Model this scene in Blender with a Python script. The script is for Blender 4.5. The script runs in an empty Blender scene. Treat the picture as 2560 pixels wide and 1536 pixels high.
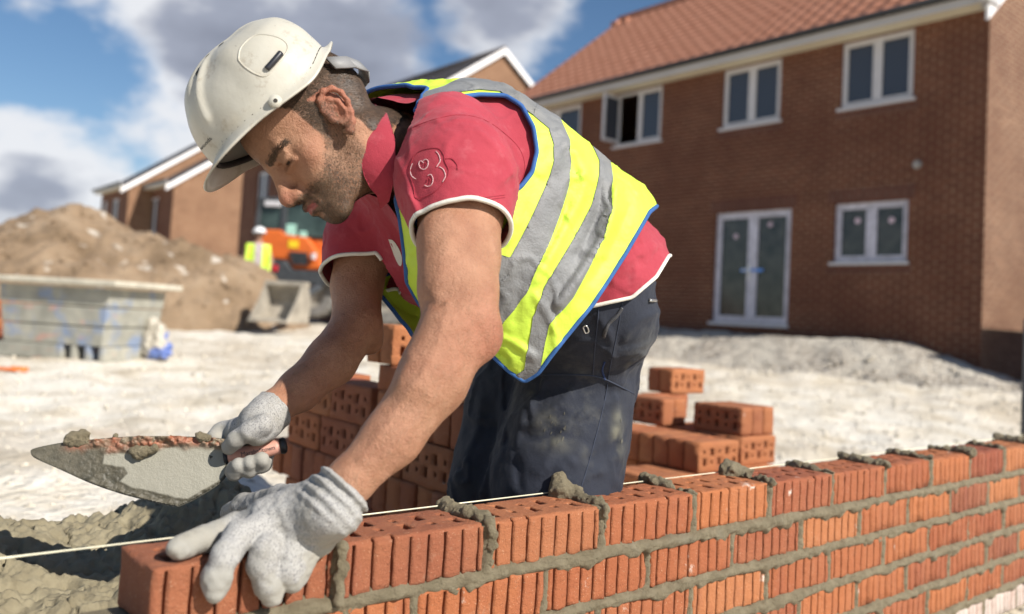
import bpy, bmesh, math, os
import numpy as np
from mathutils import Vector, Matrix
from mathutils.bvhtree import BVHTree
rad = math.radians
rng = np.random.default_rng(7)
COL = bpy.context.scene.collection
SKIP = os.environ.get('SKIPPARTS', '')

# ------------------------------------------------------------------ camera model
FPX = 2152.0; PPX = (1280.0, 682.0); EYE = 0.75
_p, _r = rad(3.06), rad(3.22)
_r0 = np.array([1, 0, 0.]); CF = np.array([0, math.cos(_p), math.sin(_p)]); _u0 = np.array([0, -math.sin(_p), math.cos(_p)])
CU = math.cos(_r) * _u0 - math.sin(_r) * _r0; CR = math.cos(_r) * _r0 + math.sin(_r) * _u0
CAM = np.array([0, 0, EYE])
def W(u, v, d):
    'world point seen at photo pixel (u, v) at depth d metres'
    return CAM + d * ((u - PPX[0]) / FPX * CR - (v - PPX[1]) / FPX * CU + CF)
def proj(p):
    p = np.asarray(p, float) - CAM
    z = p @ CF
    z = np.where(np.abs(z) < 1e-6, 1e-6, z)
    return PPX[0] + FPX * (p @ CR) / z, PPX[1] - FPX * (p @ CU) / z
DR = np.array([.77354, .63374, 0.])      # along the brick wall, away from the camera
DL = np.array([-.63374, .77354, 0.])     # along the rear of the houses, away from the camera

# ------------------------------------------------------------------ objects and tags
def link(o, parent=None):
    COL.objects.link(o)
    if parent is not None: o.parent = parent
    return o
def empty(name, label, cat, loc=(0, 0, 0), rotz=0, group=None):
    o = bpy.data.objects.new(name, None); o.empty_display_size = .1
    o.location = loc; o.rotation_euler = (0, 0, rotz); link(o)
    return tag(o, label, cat, group)
def tag(o, label=None, cat=None, group=None, kind=None):
    if label: o['label'] = label
    if cat: o['category'] = cat
    if group: o['group'] = group
    if kind: o['kind'] = kind
    return o
def obj(name, verts, faces, mat, parent=None, smooth=False, world=False):
    me = bpy.data.meshes.new(name)
    verts = np.asarray(verts, float)
    if world and parent is not None:       # verts are in world space, parent may be moved
        M = np.array(parent_matrix(parent).inverted())
        verts = verts @ M[:3, :3].T + M[:3, 3]
    if isinstance(faces, np.ndarray):
        n, k = faces.shape
        me.vertices.add(len(verts)); me.vertices.foreach_set('co', verts.astype(np.float32).ravel())
        me.loops.add(n * k); me.loops.foreach_set('vertex_index', faces.astype(np.int32).ravel())
        me.polygons.add(n); me.polygons.foreach_set('loop_start', np.arange(0, n * k, k, dtype=np.int32))
        me.update(calc_edges=True); me.validate()
    else:
        me.from_pydata([tuple(v) for v in verts], [], [tuple(f) for f in faces]); me.update()
    if smooth: me.polygons.foreach_set('use_smooth', [True] * len(me.polygons))
    if mat is not None:
        for m in (mat if isinstance(mat, (list, tuple)) else [mat]): me.materials.append(m)
    o = bpy.data.objects.new(name, me); link(o, parent)
    return o
def parent_matrix(o):
    M = Matrix.Translation(o.location) @ o.rotation_euler.to_matrix().to_4x4()
    return (parent_matrix(o.parent) @ M) if o.parent else M
class MB:
    'collects simple shapes into one mesh'
    def __init__(s): s.v = []; s.f = []
    def add(s, vs, fs):
        n = len(s.v); s.v += [tuple(map(float, x)) for x in vs]; s.f += [tuple(int(i) + n for i in f) for f in fs]; return s
    def box(s, a, b, M=None):
        (x0, y0, z0), (x1, y1, z1) = a, b
        vs = [(x, y, z) for z in (z0, z1) for y in (y0, y1) for x in (x0, x1)]
        if M is not None: vs = [tuple(M @ Vector(v)) for v in vs]
        return s.add(vs, [(0, 2, 3, 1), (4, 5, 7, 6), (0, 1, 5, 4), (2, 6, 7, 3), (0, 4, 6, 2), (1, 3, 7, 5)])
    def hexa(s, q0, q1):
        'frustum between two quads (each four points, same winding)'
        return s.add(list(q0) + list(q1), [(3, 2, 1, 0), (4, 5, 6, 7)] + [(i, (i + 1) % 4, 4 + (i + 1) % 4, 4 + i) for i in range(4)])
    def prism(s, pts, ax, lo, hi):
        'polygon pts (2-D) extruded along axis ax'
        def mk(p, h):
            q = list(p); q.insert(ax, h); return q
        n = len(pts)
        return s.add([mk(p, lo) for p in pts] + [mk(p, hi) for p in pts],
                     [tuple(range(n))[::-1], tuple(range(n, 2 * n))] + [(i, (i + 1) % n, n + (i + 1) % n, n + i) for i in range(n)])
    def tube(s, pts, r, n=8, cap=True):
        pts = [np.asarray(p, float) for p in pts]; m = len(pts)
        rs = r if hasattr(r, '__len__') else [r] * m
        T = [pts[min(i + 1, m - 1)] - pts[max(i - 1, 0)] for i in range(m)]
        T = [t / (np.linalg.norm(t) + 1e-12) for t in T]
        a = np.array([0, 0, 1.]) if abs(T[0][2]) < .9 else np.array([1., 0, 0])
        N = np.cross(T[0], a); N /= np.linalg.norm(N); vs = []
        for i in range(m):
            N = N - N @ T[i] * T[i]; N /= np.linalg.norm(N) + 1e-12; B = np.cross(T[i], N)
            for k in range(n):
                t = 2 * math.pi * k / n; vs.append(pts[i] + rs[i] * (math.cos(t) * N + math.sin(t) * B))
        fs = [(i * n + k, i * n + (k + 1) % n, (i + 1) * n + (k + 1) % n, (i + 1) * n + k) for i in range(m - 1) for k in range(n)]
        if cap: fs += [tuple(range(n))[::-1], tuple(range((m - 1) * n, m * n))]
        return s.add(vs, fs)
    def cyl(s, a, b, r, n=16): return s.tube([a, b], r, n)
    def build(s, name, mat, parent=None, smooth=False, bevel=0, world=False):
        o = obj(name, s.v, s.f, mat, parent, smooth, world)
        if bevel:
            m = o.modifiers.new('bevel', 'BEVEL'); m.width = bevel; m.segments = 2; m.limit_method = 'ANGLE'
        return o

# ------------------------------------------------------------------ noise
_perm = np.random.default_rng(3).random(4096)
def _h(i, j, k): return _perm[((i * 73856093) ^ (j * 19349663) ^ (k * 83492791)) & 4095]
def vnoise(p):
    p = np.asarray(p, float); i = np.floor(p).astype(np.int64); t = p - i; t = t * t * (3 - 2 * t)
    x, y, z = i[..., 0], i[..., 1], i[..., 2]; a, b, c = t[..., 0], t[..., 1], t[..., 2]
    def L(u, v, w): return u + (v - u) * w
    return 2 * L(L(L(_h(x, y, z), _h(x + 1, y, z), a), L(_h(x, y + 1, z), _h(x + 1, y + 1, z), a), b),
                 L(L(_h(x, y, z + 1), _h(x + 1, y, z + 1), a), L(_h(x, y + 1, z + 1), _h(x + 1, y + 1, z + 1), a), b), c) - 1
def fbm(p, s, o=4, g=.5):
    p = np.asarray(p, float) / s; r = 0; a = 1
    for k in range(o): r = r + a * vnoise(p + 17.3 * k); p = p * 2.03; a *= g
    return r

# ------------------------------------------------------------------ signed-distance modelling
def surface(sdf, lo, hi, h, B=8):
    'sparse surface nets of sdf(points) inside a box; returns vertices and quads'
    lo = np.asarray(lo, float); hi = np.asarray(hi, float)
    nb = np.ceil((hi - lo) / (h * B)).astype(int)
    g = np.stack(np.meshgrid(*[np.arange(n) for n in nb], indexing='ij'), -1).reshape(-1, 3)
    c = lo + (g + .5) * h * B
    d = np.concatenate([sdf(c[i:i + 60000]) for i in range(0, len(c), 60000)])
    g = g[np.abs(d) < h * B * .87 * 1.7 + .004]
    o = np.stack(np.meshgrid(*[np.arange(B + 1)] * 3, indexing='ij'), -1)
    V, K, Q = [], [], []
    dims = nb * B + 4
    def key(c): return (c[..., 0] * dims[1] + c[..., 1]) * dims[2] + c[..., 2]
    off = np.array([(a, b, c) for a in (0, 1) for b in (0, 1) for c in (0, 1)])
    E = [(0, 4), (1, 5), (2, 6), (3, 7), (0, 2), (1, 3), (4, 6), (5, 7), (0, 1), (2, 3), (4, 5), (6, 7)]
    for s in range(0, len(g), 400):
        gi = g[s:s + 400]; idx = gi[:, None, None, None, :] * B + o
        D = sdf((lo + idx * h).reshape(-1, 3)).reshape(idx.shape[:-1])
        D = np.where(D == 0, 1e-9, D)
        n = len(gi)
        C = np.stack([D[:, a:B + a, b:B + b, c:B + c] for a, b, c in off], -1)      # n,B,B,B,8
        neg = C < 0; act = neg.any(-1) & ~neg.all(-1)
        w = np.nonzero(act); C = C[w]; cells = idx[:, :B, :B, :B][w]
        acc = np.zeros((len(C), 3)); cnt = np.zeros(len(C))
        for a, b in E:
            m = (C[:, a] < 0) != (C[:, b] < 0)
            t = np.where(m, C[:, a] / np.where(m, C[:, a] - C[:, b], 1), 0)
            acc += np.where(m[:, None], off[a] + t[:, None] * (off[b] - off[a]), 0); cnt += m
        V.append(lo + (cells + acc / cnt[:, None]) * h); K.append(key(cells))
        for ax in range(3):                                    # quads round each crossing grid edge
            e = np.zeros(3, int); e[ax] = 1
            A = D[:, :B, :B, :B]; Bv = D[:, e[0]:B + e[0], e[1]:B + e[1], e[2]:B + e[2]]
            m = (A < 0) != (Bv < 0); ww = np.nonzero(m); p = idx[:, :B, :B, :B][ww]; sgn = A[ww] < 0
            e1 = np.roll(e, 1); e2 = np.roll(e, 2)
            q = np.stack([key(p), key(p - e1), key(p - e1 - e2), key(p - e2)], 1)
            q[~sgn] = q[~sgn][:, ::-1]; Q.append(q)
    V = np.concatenate(V); K = np.concatenate(K); Q = np.concatenate(Q)
    K, ui = np.unique(K, return_index=True); V = V[ui]
    qi = np.searchsorted(K, Q); qi = np.clip(qi, 0, len(K) - 1)
    ok = (K[qi] == Q).all(1)
    return V, qi[ok]
def tri(F): return np.concatenate([F[:, [0, 1, 2]], F[:, [0, 2, 3]]]) if F.shape[1] == 4 else F
def normals(V, F):
    T = tri(F); n = np.cross(V[T[:, 1]] - V[T[:, 0]], V[T[:, 2]] - V[T[:, 0]]); N = np.zeros_like(V)
    for k in range(3): np.add.at(N, T[:, k], n)
    return N / (np.linalg.norm(N, axis=1, keepdims=True) + 1e-12)
def smooth_mesh(V, F, it=1, lam=.5):
    e = np.concatenate([F[:, [i, (i + 1) % F.shape[1]]] for i in range(F.shape[1])]); e = np.concatenate([e, e[:, ::-1]])
    for _ in range(it):
        S = np.zeros_like(V); c = np.zeros(len(V)); np.add.at(S, e[:, 0], V[e[:, 1]]); np.add.at(c, e[:, 0], 1)
        V = V + lam * (S / np.maximum(c, 1)[:, None] - V)
    return V
def clip(V, F, d):
    'keep the part of a mesh where the per-vertex field d < 0, cutting faces along d = 0'
    T = tri(F); V = np.asarray(V); s = d[T] < 0; n = s.sum(1)
    out = [T[n == 3]]; nv = [V]; extra = []; base = len(V); cache = {}
    def cut(a, b):
        k = (a, b) if a < b else (b, a)
        if k not in cache:
            t = d[k[0]] / (d[k[0]] - d[k[1]]); cache[k] = base + len(extra); extra.append(V[k[0]] + t * (V[k[1]] - V[k[0]]))
        return cache[k]
    nf = []
    for t, m in zip(T[(n == 1) | (n == 2)].tolist(), s[(n == 1) | (n == 2)].tolist()):
        k = sum(m)
        i = m.index(True) if k == 1 else m.index(False)
        a, b, c = t[i], t[(i + 1) % 3], t[(i + 2) % 3]
        if k == 1: nf.append((a, cut(a, b), cut(a, c)))
        else:
            p, q = cut(a, b), cut(a, c); nf += [(p, b, c), (p, c, q)]
    Vn = np.concatenate([V, np.array(extra).reshape(-1, 3)]); Fn = np.concatenate([out[0], np.array(nf, int).reshape(-1, 3)])
    used = np.unique(Fn); mp = np.full(len(Vn), -1); mp[used] = np.arange(len(used))
    return Vn[used], mp[Fn], used, np.array(list(cache.keys())).reshape(-1, 2), mp
def shell(V, F, N, t):
    'give an open sheet thickness t (outwards along N)'
    n = len(V); e = np.concatenate([F[:, [i, (i + 1) % 3]] for i in range(3)])
    k = np.sort(e, 1); u, inv, c = np.unique(k, axis=0, return_inverse=True, return_counts=True)
    b = e[c[inv.ravel()] == 1]
    side = np.concatenate([np.stack([b[:, 1], b[:, 0], b[:, 0] + n], 1), np.stack([b[:, 1], b[:, 0] + n, b[:, 1] + n], 1)])
    return np.concatenate([V, V + N * t]), np.concatenate([F[:, ::-1], F + n, side])
def components(V, F, minfaces=40):
    'drop tiny loose bits'
    n = len(V); lab = np.arange(n)
    for _ in range(200):
        m = lab[F].min(1); new = lab.copy()
        for k in range(F.shape[1]): np.minimum.at(new, F[:, k], m)
        new = new[new]
        if (new == lab).all(): break
        lab = new
    fl = lab[F[:, 0]]; u, c = np.unique(fl, return_counts=True); F = F[np.isin(fl, u[c >= minfaces])]
    used = np.unique(F); mp = np.full(n, -1); mp[used] = np.arange(len(used)); return V[used], mp[F]
def smin(a, b, k):
    h = np.clip(.5 + .5 * (b - a) / k, 0, 1); return b + (a - b) * h - k * h * (1 - h)
def smax(a, b, k): return -smin(-a, -b, k)
def cone(p, a, b, ra, rb, sq=None):
    'tapered capsule; sq=(axis, factor) squashes space along an axis'
    a = np.asarray(a, float); b = np.asarray(b, float); q = p - a; ab = b - a
    t = np.clip(q @ ab / (ab @ ab), 0, 1); w = q - t[:, None] * ab
    if sq is not None:
        ax = np.asarray(sq[0], float); ax = ax / np.linalg.norm(ax); w = w + (sq[1] - 1) * (w @ ax)[:, None] * ax
    return np.linalg.norm(w, axis=1) - (ra + (rb - ra) * t)
def chain(p, pts, rs, k=.01, sq=None):
    d = None
    for i in range(len(pts) - 1):
        c = cone(p, pts[i], pts[i + 1], rs[i], rs[i + 1], sq); d = c if d is None else smin(d, c, k)
    return d
def ell(p, c, r, M=None):
    q = p - np.asarray(c, float)
    if M is not None: q = q @ M
    r = np.asarray(r, float); k0 = np.linalg.norm(q / r, axis=1); k1 = np.linalg.norm(q / (r * r), axis=1)
    return np.where(k0 < 1e-6, -r.min(), k0 * (k0 - 1) / (k1 + 1e-12))
def polysd(x, y, P):
    'signed distance to a polygon, negative inside'
    P = np.asarray(P, float); d = np.full(len(x), 1e18); s = np.ones(len(x))
    for i in range(len(P)):
        a, b = P[i], P[i - 1]; e = b - a; wx = x - a[0]; wy = y - a[1]
        t = np.clip((wx * e[0] + wy * e[1]) / (e @ e), 0, 1)
        d = np.minimum(d, (wx - e[0] * t) ** 2 + (wy - e[1] * t) ** 2)
        c1 = y >= a[1]; c2 = y < b[1]; c3 = e[0] * wy > e[1] * wx
        s = np.where((c1 & c2 & c3) | (~c1 & ~c2 & ~c3), -s, s)
    return s * np.sqrt(d)
def bez(P, n=8):
    'Catmull-Rom through points'
    P = [np.asarray(p, float) for p in P]; out = []
    for i in range(len(P) - 1):
        a = P[max(i - 1, 0)]; b = P[i]; c = P[i + 1]; d = P[min(i + 2, len(P) - 1)]
        for k in range(n):
            t = k / n; out.append(.5 * (2 * b + (c - a) * t + (2 * a - 5 * b + 4 * c - d) * t * t + (3 * b - a - 3 * c + d) * t ** 3))
    out.append(P[-1]); return np.array(out)
def bvh(V, F): return BVHTree.FromPolygons([tuple(v) for v in V], [tuple(int(i) for i in f) for f in F])
def ray(tree, u, v, off=0.):
    o = Vector(CAM); d = Vector(W(u, v, 1.) - CAM).normalized(); h = tree.ray_cast(o, d)
    if h[0] is None: return None
    n = h[1] if h[1].dot(d) < 0 else -h[1]
    return np.array(h[0] + n * off)
def on_surface(tree, px, off=0., n=6):
    'a curve traced in the photograph laid onto the near side of a body'
    out = [ray(tree, a, b, off) for a, b in bez([(a, b) for a, b in px], n)]; return [q for q in out if q is not None]

# ------------------------------------------------------------------ materials
MAT = {}
class NT:
    def __init__(s, name):
        s.m = bpy.data.materials.new(name); s.m.use_nodes = True; s.t = s.m.node_tree; s.b = s.t.nodes['Principled BSDF']
        s.co = None; MAT[name] = s.m
    def n(s, ty, **kw):
        x = s.t.nodes.new(ty)
        for k, v in kw.items():
            if k in x.inputs.keys() if isinstance(k, str) else False: x.inputs[k].default_value = v
            else: setattr(x, k, v)
        return x
    def l(s, a, b): s.t.links.new(a, b)
    def coord(s, kind='Object'):
        return s.n('ShaderNodeTexCoord').outputs[kind]
    def noise(s, scale, detail=4, rough=.55, vec=None, out='Fac', stretch=None):
        v = vec or s.coord()
        if stretch:
            mp = s.n('ShaderNodeMapping'); mp.inputs['Scale'].default_value = stretch; s.l(v, mp.inputs[0]); v = mp.outputs[0]
        x = s.n('ShaderNodeTexNoise'); x.inputs['Scale'].default_value = scale; x.inputs['Detail'].default_value = detail
        x.inputs['Roughness'].default_value = rough; s.l(v, x.inputs['Vector']); return x.outputs[out]
    def ramp(s, fac, stops, interp='LINEAR'):
        x = s.n('ShaderNodeValToRGB'); x.color_ramp.interpolation = interp; e = x.color_ramp.elements
        while len(e) < len(stops): e.new(.5)
        for i, (p, c) in enumerate(stops):
            e[i].position = p; e[i].color = (*c, 1) if hasattr(c, '__len__') else (c, c, c, 1)
        s.l(fac, x.inputs[0]); return x.outputs[0]
    def mix(s, fac, a, b, mode='MIX'):
        x = s.n('ShaderNodeMix', data_type='RGBA', blend_type=mode)
        for i, q in ((0, fac), (6, a), (7, b)):
            if isinstance(q, (int, float)): x.inputs[i].default_value = q
            elif isinstance(q, tuple): x.inputs[i].default_value = (*q, 1)
            else: s.l(q, x.inputs[i])
        return x.outputs[2]
    def math(s, op, a, b=0.):
        x = s.n('ShaderNodeMath', operation=op)
        for i, q in ((0, a), (1, b)):
            if isinstance(q, (int, float)): x.inputs[i].default_value = q
            else: s.l(q, x.inputs[i])
        return x.outputs[0]
    def base(s, c, rough=.8, **kw):
        if isinstance(c, tuple): s.b.inputs['Base Color'].default_value = (*c, 1)
        else: s.l(c, s.b.inputs['Base Color'])
        if isinstance(rough, (int, float)): s.b.inputs['Roughness'].default_value = rough
        else: s.l(rough, s.b.inputs['Roughness'])
        for k, v in kw.items(): s.b.inputs[k.replace('_', ' ')].default_value = v
        return s
    def bump(s, h, dist=.002, strength=1., prev=None):
        x = s.n('ShaderNodeBump'); x.inputs['Distance'].default_value = dist; x.inputs['Strength'].default_value = strength
        s.l(h, x.inputs['Height'])
        if prev is not None: s.l(prev, x.inputs['Normal'])
        s.l(x.outputs[0], s.b.inputs['Normal']); return x.outputs[0]
def simple(name, c, rough=.7, nscale=8, var=.25, bump=.0, bscale=60, **kw):
    t = NT(name); f = t.noise(nscale, 5)
    a = tuple(x * (1 - var) for x in c); b = tuple(min(1, x * (1 + var)) for x in c)
    t.base(t.ramp(f, [(.3, a), (.7, b)]), rough, **kw)
    if bump: t.bump(t.noise(bscale, 4), bump)
    return t.m
# ================================================================== camera, sky, sun
sc = bpy.context.scene
cd = bpy.data.cameras.new('camera'); cam = bpy.data.objects.new('camera', cd); link(cam); sc.camera = cam
cam.matrix_world = Matrix([(CR[i], CU[i], -CF[i], CAM[i]) for i in range(3)] + [(0, 0, 0, 1)])
cd.sensor_width = 36; cd.lens = FPX / 2560 * 36; cd.shift_x = 0; cd.shift_y = -(768 - PPX[1]) / 2560
cd.clip_start = .05; cd.clip_end = 3000
cd.dof.use_dof = True; cd.dof.focus_distance = 1.27; cd.dof.aperture_fstop = 3.1
sc.view_settings.view_transform = 'Standard'; sc.view_settings.look = 'None'; sc.view_settings.gamma = 1
sc.view_settings.exposure = 0.46
AZ, EL = 50, 38        # sun: degrees from straight behind the camera towards its right, and elevation
SUN = np.array([math.sin(rad(AZ)) * math.cos(rad(EL)), -math.cos(rad(AZ)) * math.cos(rad(EL)), math.sin(rad(EL))])
ld = bpy.data.lights.new('sun', 'SUN'); ld.energy = 5.0; ld.angle = rad(.53); ld.color = (1, .95, .87)
lo = bpy.data.objects.new('sun', ld); link(lo); lo.rotation_euler = Vector(SUN).to_track_quat('Z', 'Y').to_euler()
w = bpy.data.worlds.new('World'); sc.world = w; w.use_nodes = True; t = w.node_tree; t.nodes.clear()
out = t.nodes.new('ShaderNodeOutputWorld'); bg = t.nodes.new('ShaderNodeBackground'); t.links.new(bg.outputs[0], out.inputs[0])
sky = t.nodes.new('ShaderNodeTexSky'); sky.sky_type = 'NISHITA'; sky.sun_disc = False
sky.sun_elevation = rad(EL); sky.sun_rotation = math.atan2(SUN[0], SUN[1]); sky.altitude = 200; sky.air_density = 1.0; sky.dust_density = .6; sky.ozone_density = 2.5
tc = t.nodes.new('ShaderNodeTexCoord')
def wm(op, a, b=0., c=0.):
    x = t.nodes.new('ShaderNodeMath'); x.operation = op
    for i, q in enumerate((a, b, c)):
        if isinstance(q, (int, float)): x.inputs[i].default_value = q
        else: t.links.new(q, x.inputs[i])
    return x.outputs[0]
def wnoise(scale, detail, rough, z=1.6):
    mp = t.nodes.new('ShaderNodeMapping'); mp.inputs['Scale'].default_value = (1, 1, z); t.links.new(tc.outputs['Generated'], mp.inputs[0])
    n = t.nodes.new('ShaderNodeTexNoise'); n.inputs['Scale'].default_value = scale; n.inputs['Detail'].default_value = detail; n.inputs['Roughness'].default_value = rough
    t.links.new(mp.outputs[0], n.inputs['Vector']); return n.outputs['Fac']
blob = None                       # where the cloud banks stand in the sky: (direction, reach in degrees, weight)
for (u, v, r, a) in [(620, 170, 11, 1), (860, 130, 9, 1), (400, 60, 11, .8), (1010, 150, 4.5, .8), (1200, 20, 6.5, .8), (80, 420, 6.5, 1), (270, 400, 4, .5), (520, 300, 7, .8), (950, 200, 5, .8), (60, 10, 7, .75),
                     (40, 210, 3.0, .5), (-500, 350, 14, .9), (2700, -200, 14, .7), (-900, -100, 18, .8), (3600, 500, 12, .8), (300, -600, 25, .8), (1500, -900, 16, .7)]:
    d = W(u, v, 1.) - CAM; d /= np.linalg.norm(d)
    dp = t.nodes.new('ShaderNodeVectorMath'); dp.operation = 'DOT_PRODUCT'; t.links.new(tc.outputs['Generated'], dp.inputs[0]); dp.inputs[1].default_value = tuple(d)
    ang = wm('DIVIDE', wm('ARCCOSINE', wm('MINIMUM', dp.outputs['Value'], 1.)), rad(r))
    g = wm('MULTIPLY', wm('SUBTRACT', 1.25, ang), a)
    g = wm('MAXIMUM', g, 0.)
    blob = g if blob is None else wm('MAXIMUM', blob, g)
n1 = wnoise(4.2, 7, .52); n2 = wnoise(3.6, 4, .5, 2.4); n3 = wnoise(11, 6, .55)
dens = wm('ADD', wm('MULTIPLY', wm('SUBTRACT', n1, .5), 2.6), wm('SUBTRACT', blob, .32))
dens = wm('ADD', dens, wm('MULTIPLY', wm('SUBTRACT', n3, .5), .9))
mk = t.nodes.new('ShaderNodeMapRange'); mk.interpolation_type = 'SMOOTHSTEP'; t.links.new(dens, mk.inputs[0]); mk.inputs[1].default_value = 0; mk.inputs[2].default_value = .42
shade = t.nodes.new('ShaderNodeValToRGB')
e = shade.color_ramp.elements; e[0].position = .17; e[0].color = (12.5, 12.7, 13.2, 1); e[1].position = .85; e[1].color = (3.7, 4.0, 5.0, 1)
x = e.new(.42); x.color = (5.6, 6.0, 7.3, 1)
t.links.new(wm('ADD', wm('MULTIPLY', dens, .5), wm('MULTIPLY', wm('SUBTRACT', n2, .5), 2.2)), shade.inputs[0])
mx = t.nodes.new('ShaderNodeMix'); mx.data_type = 'RGBA'; t.links.new(wm('MULTIPLY', mk.outputs[0], .95), mx.inputs[0]); hs = t.nodes.new('ShaderNodeHueSaturation'); hs.inputs['Saturation'].default_value = 1.12; hs.inputs['Value'].default_value = 1.5; t.links.new(sky.outputs[0], hs.inputs['Color']); t.links.new(hs.outputs[0], mx.inputs[6]); t.links.new(shade.outputs[0], mx.inputs[7])
t.links.new(mx.outputs[2], bg.inputs[0]); bg.inputs[1].default_value = .05

# ================================================================== materials of the setting
def m_brickwork(name, axes, c1, c2, mortar, msize=.011, w_=.225, h_=.075):
    t = NT(name); s = t.n('ShaderNodeSeparateXYZ'); t.l(t.coord(), s.inputs[0]); c = t.n('ShaderNodeCombineXYZ')
    t.l(s.outputs[axes[0]], c.inputs[0]); t.l(s.outputs[axes[1]], c.inputs[1])
    b = t.n('ShaderNodeTexBrick'); b.inputs['Scale'].default_value = 1; b.inputs['Brick Width'].default_value = w_; b.inputs['Row Height'].default_value = h_
    b.inputs['Mortar Size'].default_value = msize / 2; b.inputs['Mortar Smooth'].default_value = .15; b.inputs['Bias'].default_value = -.1
    b.inputs['Color1'].default_value = (*c1, 1); b.inputs['Color2'].default_value = (*c2, 1); b.inputs['Mortar'].default_value = (*mortar, 1); t.l(c.outputs[0], b.inputs['Vector'])
    big = t.noise(.8, 5, .65); col = t.mix(t.ramp(big, [(.38, 0.), (.62, .6)]), b.outputs[0], tuple(x * .55 for x in c2), 'MIX')
    col = t.mix(t.ramp(t.noise(14, 5), [(.3, 0.), (.75, .35)]), col, c1); t.base(col, .9)
    t.bump(t.math('ADD', t.math('MULTIPLY', b.outputs[1], -1.), t.math('MULTIPLY', t.noise(90, 4), .3)), .006); return t.m
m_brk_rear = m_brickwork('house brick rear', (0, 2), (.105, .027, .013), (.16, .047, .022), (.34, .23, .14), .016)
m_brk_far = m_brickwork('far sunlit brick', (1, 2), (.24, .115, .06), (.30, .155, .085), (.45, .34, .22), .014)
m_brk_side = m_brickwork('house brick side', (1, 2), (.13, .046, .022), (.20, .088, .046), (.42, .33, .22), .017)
m_brk_soldier = m_brickwork('house brick on end', (2, 0), (.11, .038, .024), (.15, .052, .032), (.2, .15, .11), .012)
m_upvc = simple('white window plastic', (.58, .56, .57), .35, 6, .04)
m_fascia = simple('white fascia board', (.5, .48, .475), .4, 3, .05)
m_soffit = simple('cream soffit board', (.72, .66, .5), .5, 3, .05)
m_film = simple('protective film on frame', (.55, .53, .6), .28, 9, .2, .001, 30)
m_gutter = simple('black gutter', (.015, .015, .016), .35)
t = NT('window glass'); t.base((.05, .056, .07), .06, Specular_IOR_Level=.5); t.bump(t.noise(1.5, 2), .002); m_glass = t.m
t = NT('dusty glass'); t.base(t.ramp(t.noise(5, 6), [(.35, (.03, .032, .03)), (.8, (.09, .085, .075))]), .12); m_glass2 = t.m
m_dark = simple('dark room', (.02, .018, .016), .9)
t = NT('orange clay tile'); f = t.noise(3.5, 6); f2 = t.noise(40, 4)
col = t.mix(t.ramp(f2, [(.35, 0.), (.75, .35)]), t.ramp(f, [(.3, (.36, .15, .085)), (.7, (.45, .21, .13))]), (.4, .13, .07)); t.base(col, .75); t.bump(f2, .002); m_tile = t.m
m_tile_dark = simple('dark brown concrete tile', (.09, .075, .072), .7, 5, .3)
m_barge = simple('white barge board', (.85, .82, .8), .4, 3, .04)
# chalky rubble ground
t = NT('chalky rubble ground'); a = t.noise(.45, 6, .6); b = t.noise(2.2, 6, .65); c = t.noise(26, 5, .7)
base = t.ramp(b, [(.28, (.46, .38, .27)), (.42, (.68, .60, .47)), (.55, (.82, .76, .65)), (.8, (.88, .84, .74))])
dirt = t.ramp(a, [(.35, 1.), (.55, 0.)]); base = t.mix(t.math('MULTIPLY', dirt, .7), base, (.46, .37, .26))
pink = t.ramp(t.noise(.8, 4, .5), [(.66, 0.), (.74, .45)]); base = t.mix(pink, base, (.42, .27, .24))
vo = t.n('ShaderNodeTexVoronoi'); vo.inputs['Scale'].default_value = 22; t.l(t.coord(), vo.inputs['Vector'])
base = t.mix(t.ramp(c, [(.3, .55), (.55, 0.)]), base, (.3, .26, .2)); t.base(base, .95)
n1_ = t.bump(t.math('ADD', c, t.math('MULTIPLY', vo.outputs['Distance'], -.5)), .02); m_ground = t.m
t = NT('grey gravel'); vo = t.n('ShaderNodeTexVoronoi'); vo.inputs['Scale'].default_value = 26; t.l(t.coord(), vo.inputs['Vector'])
s_ = t.n('ShaderNodeSeparateColor'); t.l(vo.outputs['Color'], s_.inputs[0])
g = t.ramp(s_.outputs[0], [(.0, (.2, .165, .13)), (.5, (.37, .32, .26)), (1., (.6, .55, .47))])
g = t.mix(t.ramp(t.noise(1.3, 5), [(.42, 0.), (.62, .6)]), g, (.6, .55, .46)); t.base(g, .95); t.bump(vo.outputs['Distance'], -.03); m_gravel = t.m
t = NT('brown spoil soil'); f = t.noise(1.1, 7, .65); g = t.ramp(f, [(.3, (.17, .112, .062)), (.5, (.29, .20, .122)), (.7, (.38, .28, .185))])
g = t.mix(t.ramp(t.noise(3.3, 3, .4), [(.66, 0.), (.72, .8)]), g, (.62, .56, .48)); t.base(g, .97); t.bump(t.noise(14, 7, .7), .06); m_soil = t.m

# ================================================================== ground, bank, spoil
def ground_z(x, y):
    r = np.hypot(x, y)
    z = np.interp(r, [0, 3, 8.5, 13, 17, 21, 60, 400], [0, 0.01, .06, .2, .28, .34, .4, .4])
    p = np.stack([x, y, 0 * x], -1); k = np.clip((r - 1.2) / 2.5, 0, 1)
    st = lambda a, b, t_: (lambda q: q * q * (3 - 2 * q))(np.clip((t_ - a) / (b - a), 0, 1))
    z = z + .118 * st(1.78, 1.98, y) * st(.40, .02, x) * st(4.8, 3.2, y) * st(-4.5, -2.5, x)
    return z + k * (.035 * fbm(p, 1.3, 3) + .026 * fbm(p, .25, 4)) - .012 * (1 - k)
R_ = np.concatenate([[0.05], np.geomspace(.25, 420, 230)]); A_ = np.concatenate([np.linspace(-45, 45, 330), np.linspace(45, 315, 92)[1:-1]])
rr, aa = np.meshgrid(R_, np.radians(A_), indexing='ij'); X = rr * np.sin(aa); Y = rr * np.cos(aa)
V = np.stack([X, Y, ground_z(X, Y)], -1).reshape(-1, 3); na = len(A_); nr = len(R_)
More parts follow.
